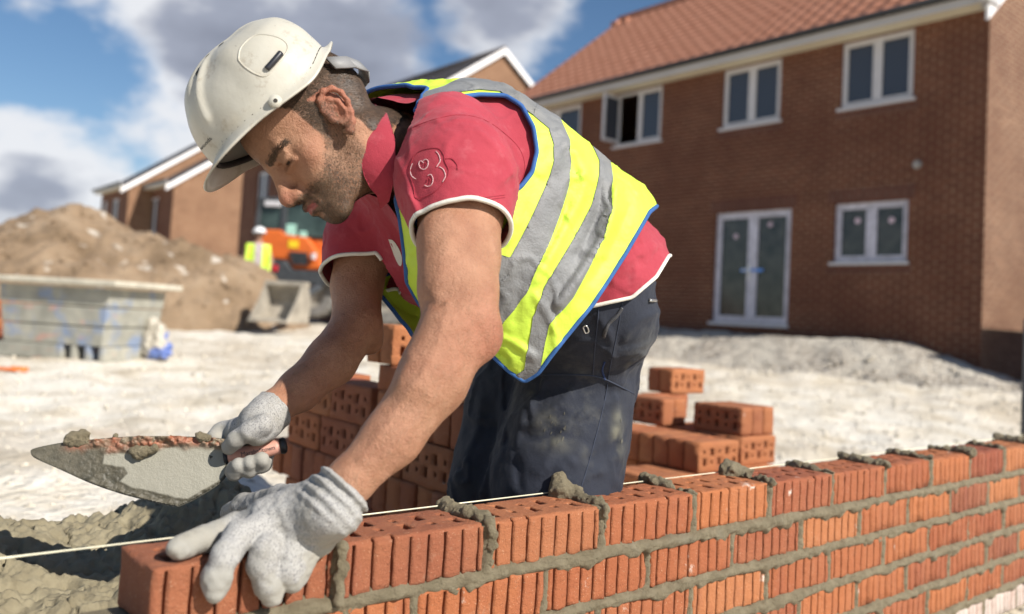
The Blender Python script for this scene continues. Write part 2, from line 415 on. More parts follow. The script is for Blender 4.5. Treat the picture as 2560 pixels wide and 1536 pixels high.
i, j = np.meshgrid(np.arange(nr - 1), np.arange(na), indexing='ij'); j2 = (j + 1) % na
F = np.stack([i * na + j, (i + 1) * na + j, (i + 1) * na + j2, i * na + j2], -1).reshape(-1, 4)[:, ::-1]
o = obj('ground', V, F, m_ground, None, True); tag(o, 'pale chalky rubble ground of the building site', kind='structure')

# ---- house frames
ROTH = math.atan2(DL[1], DL[0])
def loc_from(o0, u, v):
    'local (x, z) on the rear-wall plane of a house whose near corner is o0, seen at pixel (u, v)'
    d = W(u, v, 1.) - CAM; n = DR; k = ((o0 - CAM) @ n) / (d @ n); p = CAM + k * d - o0
    return p @ DL, p[2]
def grid_wall(mb, x0, x1, z0, z1, y, holes, deep=.1):
    'wall in the x-z plane at y with real openings and reveals'
    xs = sorted({x0, x1} | {h[0] for h in holes} | {h[1] for h in holes}); zs = sorted({z0, z1} | {h[2] for h in holes} | {h[3] for h in holes})
    for a, b in zip(xs, xs[1:]):
        for c, d in zip(zs, zs[1:]):
            if any(h[0] <= a and b <= h[1] and h[2] <= c and d <= h[3] for h in holes): continue
            mb.add([(a, y, c), (b, y, c), (b, y, d), (a, y, d)], [(0, 1, 2, 3)])
def reveals(mb, h, y, deep):
    a, b, c, d = h
    for q in ([(a, y, c), (a, y - deep, c), (a, y - deep, d), (a, y, d)], [(b, y, d), (b, y - deep, d), (b, y - deep, c), (b, y, c)],
              [(a, y, d), (a, y - deep, d), (b, y - deep, d), (b, y, d)], [(a, y, c), (b, y, c), (b, y - deep, c), (a, y - deep, c)]):
        mb.add(q, [(0, 1, 2, 3)])
def window(parent, h, y, deep, mat=None, lights=2, glass=None, fr=.055, kind='window', label=None, skip_pane=None):
    a, b, c, d = h; f = MB(); yy = y - deep
    f.box((a, yy - .05, c), (a + fr, yy + .02, d)); f.box((b - fr, yy - .05, c), (b, yy + .02, d))
    f.box((a + fr, yy - .05, c), (b - fr, yy + .02, c + fr)); f.box((a + fr, yy - .05, d - fr), (b - fr, yy + .02, d))
    w_ = (b - a - 2 * fr) / lights
    for k in range(1, lights): xm = a + fr + k * w_; f.box((xm - fr * .75, yy - .048, c + fr), (xm + fr * .75, yy + .018, d - fr))
    fo = f.build(kind, mat or m_upvc, parent, bevel=.006)
    if label: fo['label'] = label
    for k in range(lights):
        x0 = a + fr + k * w_ + (fr * .75 if k else 0); x1 = a + fr + (k + 1) * w_ - (fr * .75 if k < lights - 1 else 0)
        if k == skip_pane: continue
        s = MB(); sf = .035                                    # sash
        for q in (((x0, yy - .03, c + fr), (x0 + sf, yy + .03, d - fr)), ((x1 - sf, yy - .03, c + fr), (x1, yy + .03, d - fr)),
                  ((x0 + sf, yy - .03, c + fr), (x1 - sf, yy + .03, c + fr + sf)), ((x0 + sf, yy - .03, d - fr - sf), (x1 - sf, yy + .03, d - fr))): s.box(*q)
        s.build('sash', mat or m_upvc, fo, bevel=.005)
        MB().box((x0 + sf, yy - .012, c + fr + sf), (x1 - sf, yy - .004, d - fr - sf)).build('pane', glass or m_glass, fo)
    return fo
def tile_roof(name, L, run, pitch, z0, mat, parent, tw=.3, th=.33, over=(.08, .08), eave=.14, sgn=1, res=6):
    'pantiled slope: local x along the eave, rising towards -y'
    Ls = run / math.cos(pitch) + eave; nx = max(8, int((L + over[0] + over[1]) / tw * res)); nc = int(Ls / th) + 1
    xs = np.linspace(-over[0], L + over[1], nx); ss = []
    for k in range(nc): ss += [k * th, k * th + th * .5, (k + 1) * th - .012]
    ss = np.minimum(np.array(ss), Ls); lift = np.array([.030, .016, .002] * nc)
    ph = (xs / tw) % 1; prof = .028 * np.where(ph < .45, np.sin(ph / .45 * math.pi), -.25 * np.sin((ph - .45) / .55 * math.pi))
    X, S = np.meshgrid(xs, ss, indexing='ij'); H = prof[:, None] + lift[None]
    cs, sn = math.cos(pitch), math.sin(pitch); Yl = eave * cs - S * cs; Zl = z0 - eave * sn + S * sn
    V = np.stack([X, sgn * (Yl + H * sn), Zl + H * cs], -1)
    if sgn < 0: V[..., 1] -= 2 * run
    n, m = len(xs), len(ss); i, j = np.meshgrid(np.arange(n - 1), np.arange(m - 1), indexing='ij')
    F = np.stack([i * m + j, (i + 1) * m + j, (i + 1) * m + j + 1, i * m + j + 1], -1).reshape(-1, 4)
    if sgn < 0: F = F[:, ::-1]
    return obj(name, V.reshape(-1, 3), F, mat, parent, False)
def house(name, label, corner, L, D, z0, He, pitch, holes, mr, ms, tilem, res=6, group=None, tiles=True):
    'corner: near bottom corner; rear wall runs along local x, body towards -y, lit gable at x = 0'
    h = empty(name, label, 'house', (corner[0], corner[1], z0), ROTH, group)
    b = MB(); grid_wall(b, 0, L, -.5, He, 0, holes)
    for q in holes: reveals(b, q, 0, .1)
    b.box((.02, -D + .02, -.5), (L - .02, -.115 - 3.2, He - .01)) if False else None
    b.build('rear_wall', mr, h)
    g = MB(); rise = D / 2 * math.tan(pitch)
    for x, fl in ((0, 0), (L, 1)):
        q = [(x, 0, -.5), (x, 0, He), (x, -D / 2, He + rise), (x, -D, He), (x, -D, -.5)]; g.add(q, [tuple(range(5)) if not fl else tuple(range(5))[::-1]])
    g.add([(0, -D, -.5), (L, -D, -.5), (L, -D, He), (0, -D, He)], [(0, 1, 2, 3)])
    g.build('gable_wall', ms, h)
    MB().box((.1, -D + .1, -.4), (L - .1, -3.0, He - .05)).build('dark_interior', m_dark, h)  # near-black box, its colour standing in for the darkness of the rooms
    r = tile_roof('roof', L, D / 2, pitch, He + .16, tilem, h, res=res); r2 = tile_roof('front_roof', L, D / 2, pitch, He + .16, tilem, h, sgn=-1, res=3)
    k = MB(); k.tube([(-.1, -D / 2, He + rise + .2), (L + .1, -D / 2, He + rise + .2)], .1, 10); k.build('ridge', tilem, h, True)
    f = MB(); f.box((-.06, .0, He + .005), (L + .05, .33, He + .03)); f.build('soffit', m_soffit, h)
    f = MB(); f.box((-.08, .335, He), (L + .05, .36, He + .19)); f.build('fascia', m_fascia, h)
    g_ = MB(); n = 8; cs = [(math.cos(math.pi + math.pi * k / n) * .056 + .42, math.sin(math.pi + math.pi * k / n) * .056 + He + .19) for k in range(n + 1)]
    g_.tube([(-.1, .42, He + .16), (L + .05, .42, He + .16)], .055, 10); g_.build('gutter', m_gutter, h, True)
    # barge boards on the lit gable
    bb = MB(); cs, sn = math.cos(pitch), math.sin(pitch)
    for s in (1, -1):
        yc = -D / 2
        pts = [(s * (D / 2 + .36), He - .06 + .0), (0, He + rise + .30 - .06), (0, He + rise + .08 - .03), (s * (D / 2 + .36), He - .30 + .02)]
        bb.prism([(yc + p[0], p[1] + .0) for p in pts], 0, -.13, -.085)
    bb.build('barge_board', m_barge, h)
    us = MB(); 
    for s in (1, -1):
        q = [(-.085, -D / 2 + s * (D / 2 + .36), He - .1), (0.002, -D / 2 + s * (D / 2 + .36), He - .1), (0.002, -D / 2, He + rise + .06), (-.085, -D / 2, He + rise + .06)]
        us.add(q, [(0, 1, 2, 3)])
    us.build('verge_soffit', m_fascia, h)
    return h
# ---- the near house on the right
c1 = W(2460, 600, 12.24 / 1.0); Z1 = EYE + .02; c1 = np.array([c1[0], c1[1], Z1])
def H1(u, v): return loc_from(c1, u, v)
He1 = H1(2300, 63)[1]
xe = H1(1240, 276)[0]
def sillz(u, v): return H1(u, v)[1]
hu = []
for (ua, ub, us_, vs) in ((2101, 2281, 2190, 263), (1804, 1948, 1870, 316), (1536, 1650, 1600, 361), (1330, 1449, 1600, 361)):
    hu.append((H1(ub, vs)[0], H1(ua, vs)[0], sillz(us_, vs) + .03, He1 - .02))
low = (H1(2268, 600)[0], H1(2082, 600)[0], H1(2180, 655)[1], H1(2185, 503)[1])
dor = (H1(1972, 700)[0], H1(1781, 700)[0], H1(1870, 808)[1], H1(1880, 527)[1])
ph1 = rad(39.5)
holes = [(a, b, c, d) for a, b, c, d in hu] + [low, dor]
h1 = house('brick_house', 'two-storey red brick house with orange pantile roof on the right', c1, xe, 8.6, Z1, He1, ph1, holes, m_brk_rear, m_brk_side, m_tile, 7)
wl = ['wide upper window nearest the house corner', 'middle upper window, closed', 'upper window with one sash swung open', 'upper window at the far end of the wall']
for k, q in enumerate(hu): window(h1, q, 0, .06, label=wl[k], skip_pane=(1 if k == 2 else None))
a, b, c, d = hu[2]                                          # the sash that stands open
s = MB(); x = b - .06; s.box((x - .045, -.04, c + .06), (x, .46, c + .12)); s.box((x - .045, -.04, d - .12), (x, .46, d - .06)); s.box((x - .045, -.04, c + .12), (x, .02, d - .12)); s.box((x - .045, .40, c + .12), (x, .46, d - .12))
so = s.build('open_sash', m_upvc, h1, bevel=.005); MB().box((x - .03, .02, c + .12), (x - .02, .40, d - .12)).build('pane', m_glass, so)
window(h1, low, 0, .09, m_film, 2, m_glass2, .07, label='lower window under grey film')
dr = window(h1, dor, 0, .09, m_film, 2, m_glass2, .085, 'patio_door', 'pair of glazed patio doors under grey film')
a, b, c, d = dor; xm = (a + b) / 2; zm = c + (d - c) * .47
t_ = MB(); t_.box((xm - .24, -.055, zm - .025), (xm + .22, -.048, zm + .025)); t_.build('tape', simple('blue tape', (.12, .3, .75), .5), dr)
t_ = MB(); t_.box((xm + .02, -.055, zm - .16), (xm + .06, -.035, zm + .1)); t_.tube([(xm + .04, -.03, zm), (xm + .04, -.0, zm), (xm + .15, -.0, zm)], .011); t_.build('handle', simple('handle metal', (.8, .8, .78), .3), dr)
st = MB()
m_sticker = simple('pink sticker', (.55, .42, .48), .6)
for (uu, vv, pr) in ((1832, 590, dr), (1918, 560, dr), (2137, 551, None), (2222, 549, None)):
    xx, zz = H1(uu, vv); m = MB(); m.cyl((xx, -.097 - .0, zz), (xx, -.088, zz), .05, 14); m.build('sticker', m_sticker, h1)
for q in hu: MB().box((q[0] - .05, -.06, q[2] - .05), (q[1] + .05, .045, q[2] - .002)).build('sill', m_upvc, h1, bevel=.008)
MB().box((low[0] - .04, -.09, low[2] - .05), (low[1] + .04, .05, low[2] - .002)).build('sill', m_upvc, h1, bevel=.008); MB().box((dor[0] - .03, -.09, dor[2] - .06), (dor[1] + .03, .05, dor[2] - .002)).build('sill', m_upvc, h1, bevel=.008)
for q in (low, dor):                                        # brick-on-end courses over and under openings
    s = MB(); s.box((q[0] - .1, -.02, q[3] + .003), (q[1] + .1, .004, q[3] + .22)); s.build('lintel_course', m_brk_soldier, h1)
for q in hu[:2] + [low]:
    s = MB(); s.box((q[0] - .08, -.02, q[2] - .18), (q[1] + .08, .004, q[2] - .055)); s.build('sill_course', m_brk_soldier, h1)
vx, vz = H1(2294, 412); s = MB(); s.cyl((vx, .0, vz), (vx, .03, vz), .065, 18); s.cyl((vx, .03, vz), (vx, .06, vz), .045, 18); s.build('flue', simple('grey flue', (.3, .28, .26), .6), h1)
bx = MB(); bx.box((-.17, .1, He1 - .04), (-.02, .5, He1 + .2)); bx.build('box_end', m_fascia, h1, bevel=.02)
# tile vents high on the roof
tv = MB()
for (uu, vv) in ((1542, 62), (1566, 56)):
    d = W(uu, vv, 1.) - CAM; n = np.array([-DR[0] * math.sin(ph1), -DR[1] * math.sin(ph1), math.cos(ph1)]); p0 = c1 + np.array([0, 0, He1 + .16]); k = ((p0 - CAM) @ n) / (d @ n); p = CAM + k * d - c1
    x, y, z = p @ DL, p @ -DR, p[2]; tv.prism([(y - .13, z + .05), (y + .13, z - .13), (y + .13, z + .06), (y - .04, z + .13)], 0, x - .11, x + .11)
tv.build('roof_vent', m_tile, h1)
# gravel bank against the house
bx_, by_ = np.meshgrid(np.linspace(-2.2, xe + 1, 240), np.linspace(0.0, 4.2, 80), indexing='ij')
end = np.clip((bx_ + .9) / 2.2, 0, 1); end = end * end * (3 - 2 * end)
prof = np.clip(1 - (by_ - .55) / (1.5 + .5 * vnoise(np.stack([bx_ * .4, 0 * bx_, 0 * bx_], -1))), 0, 1); prof = prof ** 1.25
Pw = c1[:2] + bx_[..., None] * DL[:2] - by_[..., None] * DR[:2]
gz = ground_z(Pw[..., 0], Pw[..., 1]); top = Z1 - .06
P3 = np.stack([bx_, by_, 0 * bx_], -1)
hz = gz - .03 + (top + .03 - gz) * prof * (.12 + .88 * end) + (.035 * fbm(P3, .5, 4) + .02 * fbm(P3, .11, 3)) * np.clip(prof * 6, 0, 1)
V = np.stack([Pw[..., 0], Pw[..., 1], hz], -1).reshape(-1, 3); n, m = bx_.shape; i, j = np.meshgrid(np.arange(n - 1), np.arange(m - 1), indexing='ij')
F = np.stack([i * m + j, (i + 1) * m + j, (i + 1) * m + j + 1, i * m + j + 1], -1).reshape(-1, 4)
o = obj('gravel_bank', V, F, m_gravel, None, True); tag(o, 'bank of grey gravel against the foot of the right-hand house', kind='structure')
# stones and clods along the foot of the bank
def rocks(name, label, pts, sizes, mat, kind='stuff'):
    b = MB(); ico = [(0, 0, 1)] + [(math.cos(k * 1.2566) * .894, math.sin(k * 1.2566) * .894, .447) for k in range(5)] + [(math.cos(k * 1.2566 + .628) * .894, math.sin(k * 1.2566 + .628) * .894, -.447) for k in range(5)] + [(0, 0, -1)]
    fs = [(0, 1 + k, 1 + (k + 1) % 5) for k in range(5)] + [(1 + k, 6 + k, 1 + (k + 1) % 5) for k in range(5)] + [(1 + (k + 1) % 5, 6 + k, 6 + (k + 1) % 5) for k in range(5)] + [(6 + k, 11, 6 + (k + 1) % 5) for k in range(5)]
    for p, s in zip(pts, sizes):
        j = rng.uniform(.6, 1.25, (12, 3)) * s * np.array([1, 1, .7]); b.add(np.array(p) + np.array(ico) * j, fs)
    o = b.build(name, mat, None); tag(o, label, kind=kind); return o
q = []; sz = []
for k in range(900):
    x = rng.uniform(-1.8, xe); y = rng.uniform(.5, 4.3); p = c1[:2] + x * DL[:2] - y * DR[:2]
    e_ = min(1, max(0, (x + .9) / 2.2)); e_ = e_ * e_ * (3 - 2 * e_); g0 = float(ground_z(p[0], p[1])); pr = max(0, min(1, 1 - (y - .55) / 1.5)) ** 1.25
    q.append((p[0], p[1], g0 - .02 + (top - g0) * pr * (.12 + .88 * e_))); sz.append(rng.uniform(.012, .05) * (1.6 if rng.random() < .06 else 1))
rocks('rubble', 'loose stones scattered over the gravel bank', q, sz, m_gravel)
q = []; sz = []
for k in range(4200):
    d = rng.uniform(1.9, 13); a = rng.uniform(-.62, .62); x, y = d * math.sin(a), d * math.cos(a)
    q.append((x, y, float(ground_z(x, y)))); sz.append(rng.uniform(.004, .018) * (.6 + d * .12))
rocks('rubble', 'small chalk stones strewn over the open ground', q, sz, simple('chalk stones', (.50, .45, .37), .95, 6, .35))

# ---- dark-roofed houses beyond
def H_end(u, zc): return zc
HE2 = 4.75; z2 = EYE - .3
def corner_at(u, Z): p = W(u, 700, Z); return np.array([p[0], p[1], z2])
cC = corner_at(899, 22.5); LC = 8.4
wq = lambda c, L, us, z0, z1: [(lambda a, b: (max(.2, min(a, b)), min(L - .2, max(a, b)), z0, z1))(loc_from(c, ub, 500)[0], loc_from(c, ua, 500)[0]) for ua, ub in us]
hC = wq(cC, LC, ((640, 668), (730, 765), (812, 850)), 3.2, 4.6) + wq(cC, LC, ((640, 668), (730, 765)), .9, 2.2)
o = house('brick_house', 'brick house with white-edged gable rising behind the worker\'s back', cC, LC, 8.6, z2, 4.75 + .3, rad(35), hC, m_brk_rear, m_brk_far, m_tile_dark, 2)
for q in hC: window(o, q, 0, .08)
cB = corner_at(417, 35.5); LB = 5.2
hB = wq(cB, LB, ((375, 397),), 3.1, 4.7)
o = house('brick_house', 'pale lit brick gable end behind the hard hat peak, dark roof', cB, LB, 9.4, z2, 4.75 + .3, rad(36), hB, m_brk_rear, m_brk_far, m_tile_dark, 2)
for q in hB: window(o, q, 0, .08)
cA = corner_at(304, 37.2); LA = 4.4
hA = wq(cA, LA, ((252, 268), (280, 297)), 3.1, 4.7) + wq(cA, LA, ((252, 268), (280, 297)), .9, 2.3)
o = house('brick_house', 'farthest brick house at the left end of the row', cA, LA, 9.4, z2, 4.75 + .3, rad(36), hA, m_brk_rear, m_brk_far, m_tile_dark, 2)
for q in hA: window(o, q, 0, .08)

# ---- unseen building added out of frame on the right to shade the gable foot
nb = MB(); pN = c1[:2] + -DL[:2] * 5.3 + DR[:2] * .0
e0 = empty('shade_building', 'plain brick building added out of frame on the right to shade the gable foot', 'shade_building', (pN[0], pN[1], 0), ROTH)
nb.add([(0, -7, 0), (0, 0, 0), (0, 0, 2.5), (0, -7, 2.5), (3.2, -7, 0), (3.2, 0, 0), (3.2, 0, 2.5), (3.2, -7, 2.5)], [(0, 1, 2, 3), (7, 6, 5, 4)]); nb.build('side_wall', m_brk_side, e0)
nb = MB(); nb.add([(0, 0, 0), (3.2, 0, 0), (3.2, 0, 2.5), (0, 0, 2.5), (0, -7, 0), (3.2, -7, 0), (3.2, -7, 2.5), (0, -7, 2.5)], [(3, 2, 1, 0), (4, 5, 6, 7)]); nb.build('end_wall', m_brk_rear, e0); MB().box((-.12, -7.12, 2.503), (3.30, .1, 2.58)).build('roof', m_tile_dark, e0)

# ================================================================== spoil heap
us = [-420, -200, 0, 77, 100, 150, 218, 243, 295, 348, 404, 429, 505, 586, 647, 668, 700, 740]
vs = [640, 600, 560, 522, 509, 505, 510, 527, 568, 572, 593, 590, 610, 632, 664, 700, 790, 820]
xr = [W(a, b, 16.5)[0] for a, b in zip(us, vs)]; zr = [W(a, b, 16.5)[2] for a, b in zip(us, vs)]
xs = np.linspace(-14, -3.6, 230); ys = np.linspace(12.6, 20.6, 150); X, Y = np.meshgrid(xs, ys, indexing='ij')
rg = np.interp(X + .25 * vnoise(np.stack([X, Y, X * 0], -1)), xr, zr); g = ground_z(X, Y)
fw = 3.5 - 1.9 * np.clip((X + 7.2) / 2.2, 0, 1); tt = np.clip(1 - np.abs(Y - 16.5) / np.where(Y < 16.5, fw, 4.0), 0, 1); pf = tt ** .85; pf = np.where(tt > .88, 1 - (1 - tt) ** 2 * 7, pf)
P3 = np.stack([X, Y, 0 * X], -1)
pf = np.clip(pf / (.88 ** .85), 0, 1)
Zh = g - .12 + np.maximum(rg - g, 0) * pf + (.10 * fbm(P3, .9, 6, .6) + .05 * fbm(P3, .16, 4, .6)) * np.clip(tt * 5, 0, 1) * np.clip((rg - g) * 2, 0, 1)
n, m = X.shape; i, j = np.meshgrid(np.arange(n - 1), np.arange(m - 1), indexing='ij')
F = np.stack([i * m + j, (i + 1) * m + j, (i + 1) * m + j + 1, i * m + j + 1], -1).reshape(-1, 4)
o = obj('soil_heap', np.stack([X, Y, Zh], -1).reshape(-1, 3), F, m_soil, None, True); tag(o, 'big heap of brown spoil behind the mortar tub', 'soil heap')
q = []; sz = []
for k in range(700):
    a, b = rng.integers(5, n - 5), rng.integers(5, 80); q.append((X[a, b], Y[a, b], Zh[a, b])); sz.append(rng.uniform(.02, .07) * (2 if rng.random() < .05 else 1))
rocks('rubble', 'clods and stones on the slope of the spoil heap', q, sz, m_soil)

# ================================================================== mortar tub, bag, odds and ends
m_tub = NT('mortar-splashed grey plastic'); t = m_tub; f = t.noise(5, 6); g = t.ramp(f, [(.3, (.23, .225, .19)), (.55, (.33, .32, .27)), (.8, (.46, .42, .34))])
g = t.mix(t.ramp(t.noise(3.1, 4, .6), [(.55, 0.), (.66, .65)]), g, (.16, .24, .42)); g = t.mix(t.ramp(t.noise(4.3, 3, .5, t.coord('Generated')), [(.62, 0.), (.70, .5)]), g, (.55, .25, .2)); t.base(g, .7); t.bump(t.noise(30, 5), .004); m_tub = t.m
m_rim = simple('dusty timber rim', (.50, .46, .37), .9, 6, .2, .002)
pt = W(200, 897, 8.9); tz = float(ground_z(pt[0], pt[1])); tub = empty('mortar_tub', 'grey plank-sided mortar tub with a thick pale rim in front of the spoil heap', 'mortar tub', (pt[0], pt[1], tz), rad(-12))
t_ = MB()
for k in range(3):                                          # three horizontal boards a side, stepping in towards the foot
    z0, z1 = .15 + k * .195, .15 + (k + 1) * .195 - .012; w0 = .565 + k * .025; w1 = w0 + .014; dd0 = .42 + k * .012; dd1 = dd0 + .01
    t_.hexa([(-w0, -dd0, z0), (w0, -dd0, z0), (w0, dd0, z0), (-w0, dd0, z0)], [(-w1, -dd1, z1), (w1, -dd1, z1), (w1, dd1, z1), (-w1, dd1, z1)])
t_.build('side_board', m_tub, tub, bevel=.008)
t_ = MB(); t_.box((-.62, -.43, .0), (.12, .40, .145)); 
for x in (.24, .40, .56): t_.box((x - .03, -.42, .0), (x + .03, .4, .145))
t_.build('runner', m_tub, tub, bevel=.01)
t_ = MB(); 
for q in (((-.76, -.56, .745), (.76, -.44, .80)), ((-.76, .42, .745), (.76, .56, .80)), ((-.76, -.44, .745), (-.62, .42, .80)), ((.62, -.44, .745), (.76, .42, .80))): t_.box(*q)
t_.build('rim', m_rim, tub, bevel=.012)
MB().box((-.6, -.41, .66), (.6, .4, .69)).build('mortar_fill', simple('wet mortar far', (.33, .30, .23), .8, 8, .2, .01), tub)
# crumpled sack
def bag_sdf(p):
    d = ell(p, (0, 0, .2), (.17, .13, .26)); d = smin(d, ell(p, (.12, -.03, .12), (.13, .12, .13)), .06); d = smin(d, ell(p, (-.04, 0, .42), (.07, .05, .12)), .06)
    return np.maximum(d + .03 * fbm(p, .09, 3) + .012 * vnoise(p / .025), -p[:, 2])
if 'bag' not in SKIP:
    V, F = surface(bag_sdf, (-.4, -.35, -.05), (.4, .35, .65), .012)
    t = NT('printed sack'); f = t.noise(4.5, 2, .4); g = t.ramp(f, [(.5, (.42, .38, .31)), (.56, (.44, .41, .35)), (.60, (.12, .18, .46)), (.7, (.14, .22, .50))]); t.base(g, .45); m_sack = t.m
    pb = W(388, 850, 9.0); o = obj('sack', V * .82, F, m_sack, None, True); o.location = (pb[0], pb[1], float(ground_z(pb[0], pb[1]))); tag(o, 'crumpled white and blue plastic sack leaning beside the mortar tub', 'sack')
pb = W(28, 918, 7.3); gz_ = float(ground_z(pb[0], pb[1])); b = MB(); b.box((-.25, -.03, 0), (.1, .03, .025)); b.box((.02, -.045, 0), (.13, .045, .04)); o = b.build('orange_tool', simple('orange plastic', (.75, .2, .05), .5), None, bevel=.008)
o.location = (pb[0], pb[1], gz_ + .01); o.rotation_euler = (0, 0, rad(-6)); tag(o, 'flat orange tool lying on the ground at the left edge', 'tool')

# ================================================================== machine
m_or = simple('orange machine paint', (.62, .13, .02), .45, 5, .12); m_dk = simple('dark machine steel', (.05, .055, .06), .5, 6, .3); m_mud = simple('mud-caked steel', (.36, .32, .26), .85, 3, .35, .01)
m_tyre = simple('dusty tyre', (.19, .18, .165), .9, 6, .3, .01); m_cabg = simple('cab glass', (.04, .06, .055), .08, 3, .5); m_ye = simple('yellow badge', (.85, .55, .02), .4); m_red = simple('red lettering', (.6, .03, .04), .5); m_teal = simple('pale green jacket', (.35, .6, .5), .7)
ZM = 21.0; pm = W(740, 800, ZM); mz = float(ground_z(pm[0], pm[1])); mc = empty('excavator', 'orange wheeled digger with a muddy front bucket beyond the spoil heap', 'digger', (pm[0], pm[1], mz), rad(-7))
def MX(u): return (u - 740) / FPX * ZM
def MZ(u, v): return W(u, v, ZM)[2] - mz
pg = lambda L: [(MX(a), MZ(a, b)) for a, b in L]
MB().prism(pg([(660, 648), (662, 578), (712, 580), (725, 592), (782, 600), (812, 640), (828, 680), (752, 678), (735, 655)])[::-1], 1, -.7, 1.2).build('body', m_or, mc, bevel=.05)
MB().prism(pg([(828, 680), (1040, 690), (1040, 640), (960, 610), (830, 604), (783, 601)]), 1, -.5, 1.2).build('engine_cover', m_or, mc, bevel=.05)
MB().prism(pg([(662, 650), (735, 657), (752, 680), (1040, 692), (1040, 722), (668, 715)])[::-1], 1, -.85, 1.1).build('chassis', m_dk, mc, bevel=.03)
gr = MB(); 
for k in range(6): gr.prism(pg([(740 + k * 1.5, 634 + k * 5.6), (786, 638 + k * 5.2), (787, 641 + k * 5.2), (741 + k * 1.5, 637 + k * 5.6)])[::-1], 1, -.76, -.70)
gr.build('grille', m_dk, mc); MB().prism(pg([(741, 635), (786, 638), (788, 668), (754, 666)])[::-1], 1, -.73, -.705).build('grille_back', m_dk, mc)
MB().prism(pg([(736, 606), (762, 608), (761, 626), (735, 624)])[::-1], 1, -.72, -.705).build('badge', m_ye, mc)
rl = MB(); 
for k in range(5): rl.prism(pg([(668 + k * 11, 664 + k), (675 + k * 11, 664 + k), (675 + k * 11, 679 + k), (668 + k * 11, 679 + k)])[::-1], 1, -.89, -.855)
rl.build('marker_stripe', m_red, mc)
cb = MB(); P = lambda u, v: (MX(u), MZ(u, v))
for L in ([(640, 590), (646, 508), (655, 508), (652, 590)], [(706, 588), (708, 508), (722, 508), (722, 590)], [(862, 600), (866, 508), (876, 508), (876, 600)], [(646, 498), (876, 498), (876, 512), (646, 510)]):
    cb.prism([P(*q) for q in L][::-1], 1, -.62, -.54); cb.prism([P(*q) for q in L][::-1], 1, .7, .78)
cb.box((MX(646), -.62, MZ(646, 510)), (MX(876), .78, MZ(646, 500))); cb.build('cab_frame', m_dk, mc, bevel=.02)
MB().prism([P(*q) for q in [(652, 590), (655, 512), (866, 512), (864, 600)]][::-1], 1, -.56, -.55).build('cab_glass', m_cabg, mc)
MB().box((MX(665), -.68, MZ(665, 521)), (MX(707), -.62, MZ(665, 507))).build('light_bar', m_upvc, mc, bevel=.02)
j = MB(); j.box((MX(722), -.62, MZ(740, 600)), (MX(748), -.58, MZ(740, 566))); j.box((MX(756), -.62, MZ(740, 602)), (MX(776), -.58, MZ(740, 582))); j.build('jacket_bundle', m_teal, mc, bevel=.06)
MB().tube([(MX(804), -.8, MZ(804, 654)), (MX(804), -.8, MZ(804, 640))], .06, 10).build('work_lamp', m_upvc, mc)
def wheel(u, v, r, y, w_):
    x, z = MX(u), MZ(u, v); a = MB(); n = 40; pr = [(r * .55, -w_ / 2), (r * .9, -w_ / 2), (r, -w_ * .4), (r, w_ * .4), (r * .9, w_ / 2), (r * .55, w_ / 2)]; vs_ = []
    for k in range(n):
        c_, s_ = math.cos(2 * math.pi * k / n), math.sin(2 * math.pi * k / n)
        for q, (rr_, yy) in enumerate(pr): rr2 = rr_ * (1 + (.045 if (k + (q < 3)) % 2 and q in (2, 3) else 0)); vs_.append((x + rr2 * c_, y + yy, z + rr2 * s_))
    m = len(pr); a.add(vs_, [(k * m + q, k * m + q + 1, ((k + 1) % n) * m + q + 1, ((k + 1) % n) * m + q) for k in range(n) for q in range(m - 1)])
    o = a.build('wheel', m_tyre, mc); b = MB(); b.cyl((x, y - w_ * .25, z), (x, y + w_ * .25, z), r * .58, 24); b.cyl((x, y - w_ * .4, z), (x, y, z), r * .2, 12); b.build('rim', m_mud, o)
wheel(803, 742, .50, -.45, .4); wheel(990, 748, .62, -.45, .5); wheel(803, 735, .50, .9, .4); wheel(990, 740, .62, .9, .5)
bk = MB(); y0 = -2.1; BX = lambda u, v, y: (MX(u) * (ZM + y) / ZM, y, MZ(u, v) * 1.0)
pL = [(637, 702), (650, 712), (655, 745), (668, 800), (600, 803), (596, 760), (618, 712)]
a_ = W(640, 702, 14.6); 
bo = empty('loader_bucket', 'muddy steel loading bucket resting open in front of the orange digger', 'bucket', (W(684, 806, 14.6)[0], W(684, 806, 14.6)[1], W(684, 806, 14.6)[2]), rad(-10))
S = 14.6 / FPX
def bq(u, v): return ((u - 700) * S, (806 - v) * S)
A = MB(); x0, x1 = bq(640, 0)[0], bq(752, 0)[0]
A.prism([(-.1, .0), (.75, .02), (.85, .5), (.62, .92), (.5, .92), (.7, .5), (.62, .1), (-.1, .05)], 0, x0, x1); A.build('shell', m_mud, bo)
for x in (x0 - .03, x1): MB().prism([(-.25, .0), (.78, .0), (.88, .5), (.64, .93), (.42, .93), (.2, .55)], 0, x, x + .03).build('side_plate', m_mud, bo)
T = MB()
for k in range(7): xx = x0 + (k + .5) * (x1 - x0) / 7; T.box((xx - .05, -.24, .0), (xx + .05, -.08, .06))
T.build('tooth', m_mud, bo); MB().box((x0 - .04, .4, .86), (x1 + .04, .72, .97)).build('lip', m_mud, bo, bevel=.01)
MB().tube([(0, .8, .5), (.1, 1.9, .9)], .09, 8).build('arm', m_dk, bo); bo.scale = (.86, .86, .74)
# small post at the right edge of the wall
pp_ = W(2566, 900, 3.4); b = MB(); b.box((-.01, -.02, -.05), (.03, .02, .86)); o = b.build('profile_post', simple('dark steel post', (.06, .07, .08), .5), None, bevel=.003); o.location = (pp_[0] + .005, pp_[1], 0); tag(o, 'thin dark steel post standing at the far end of the new wall', 'post')
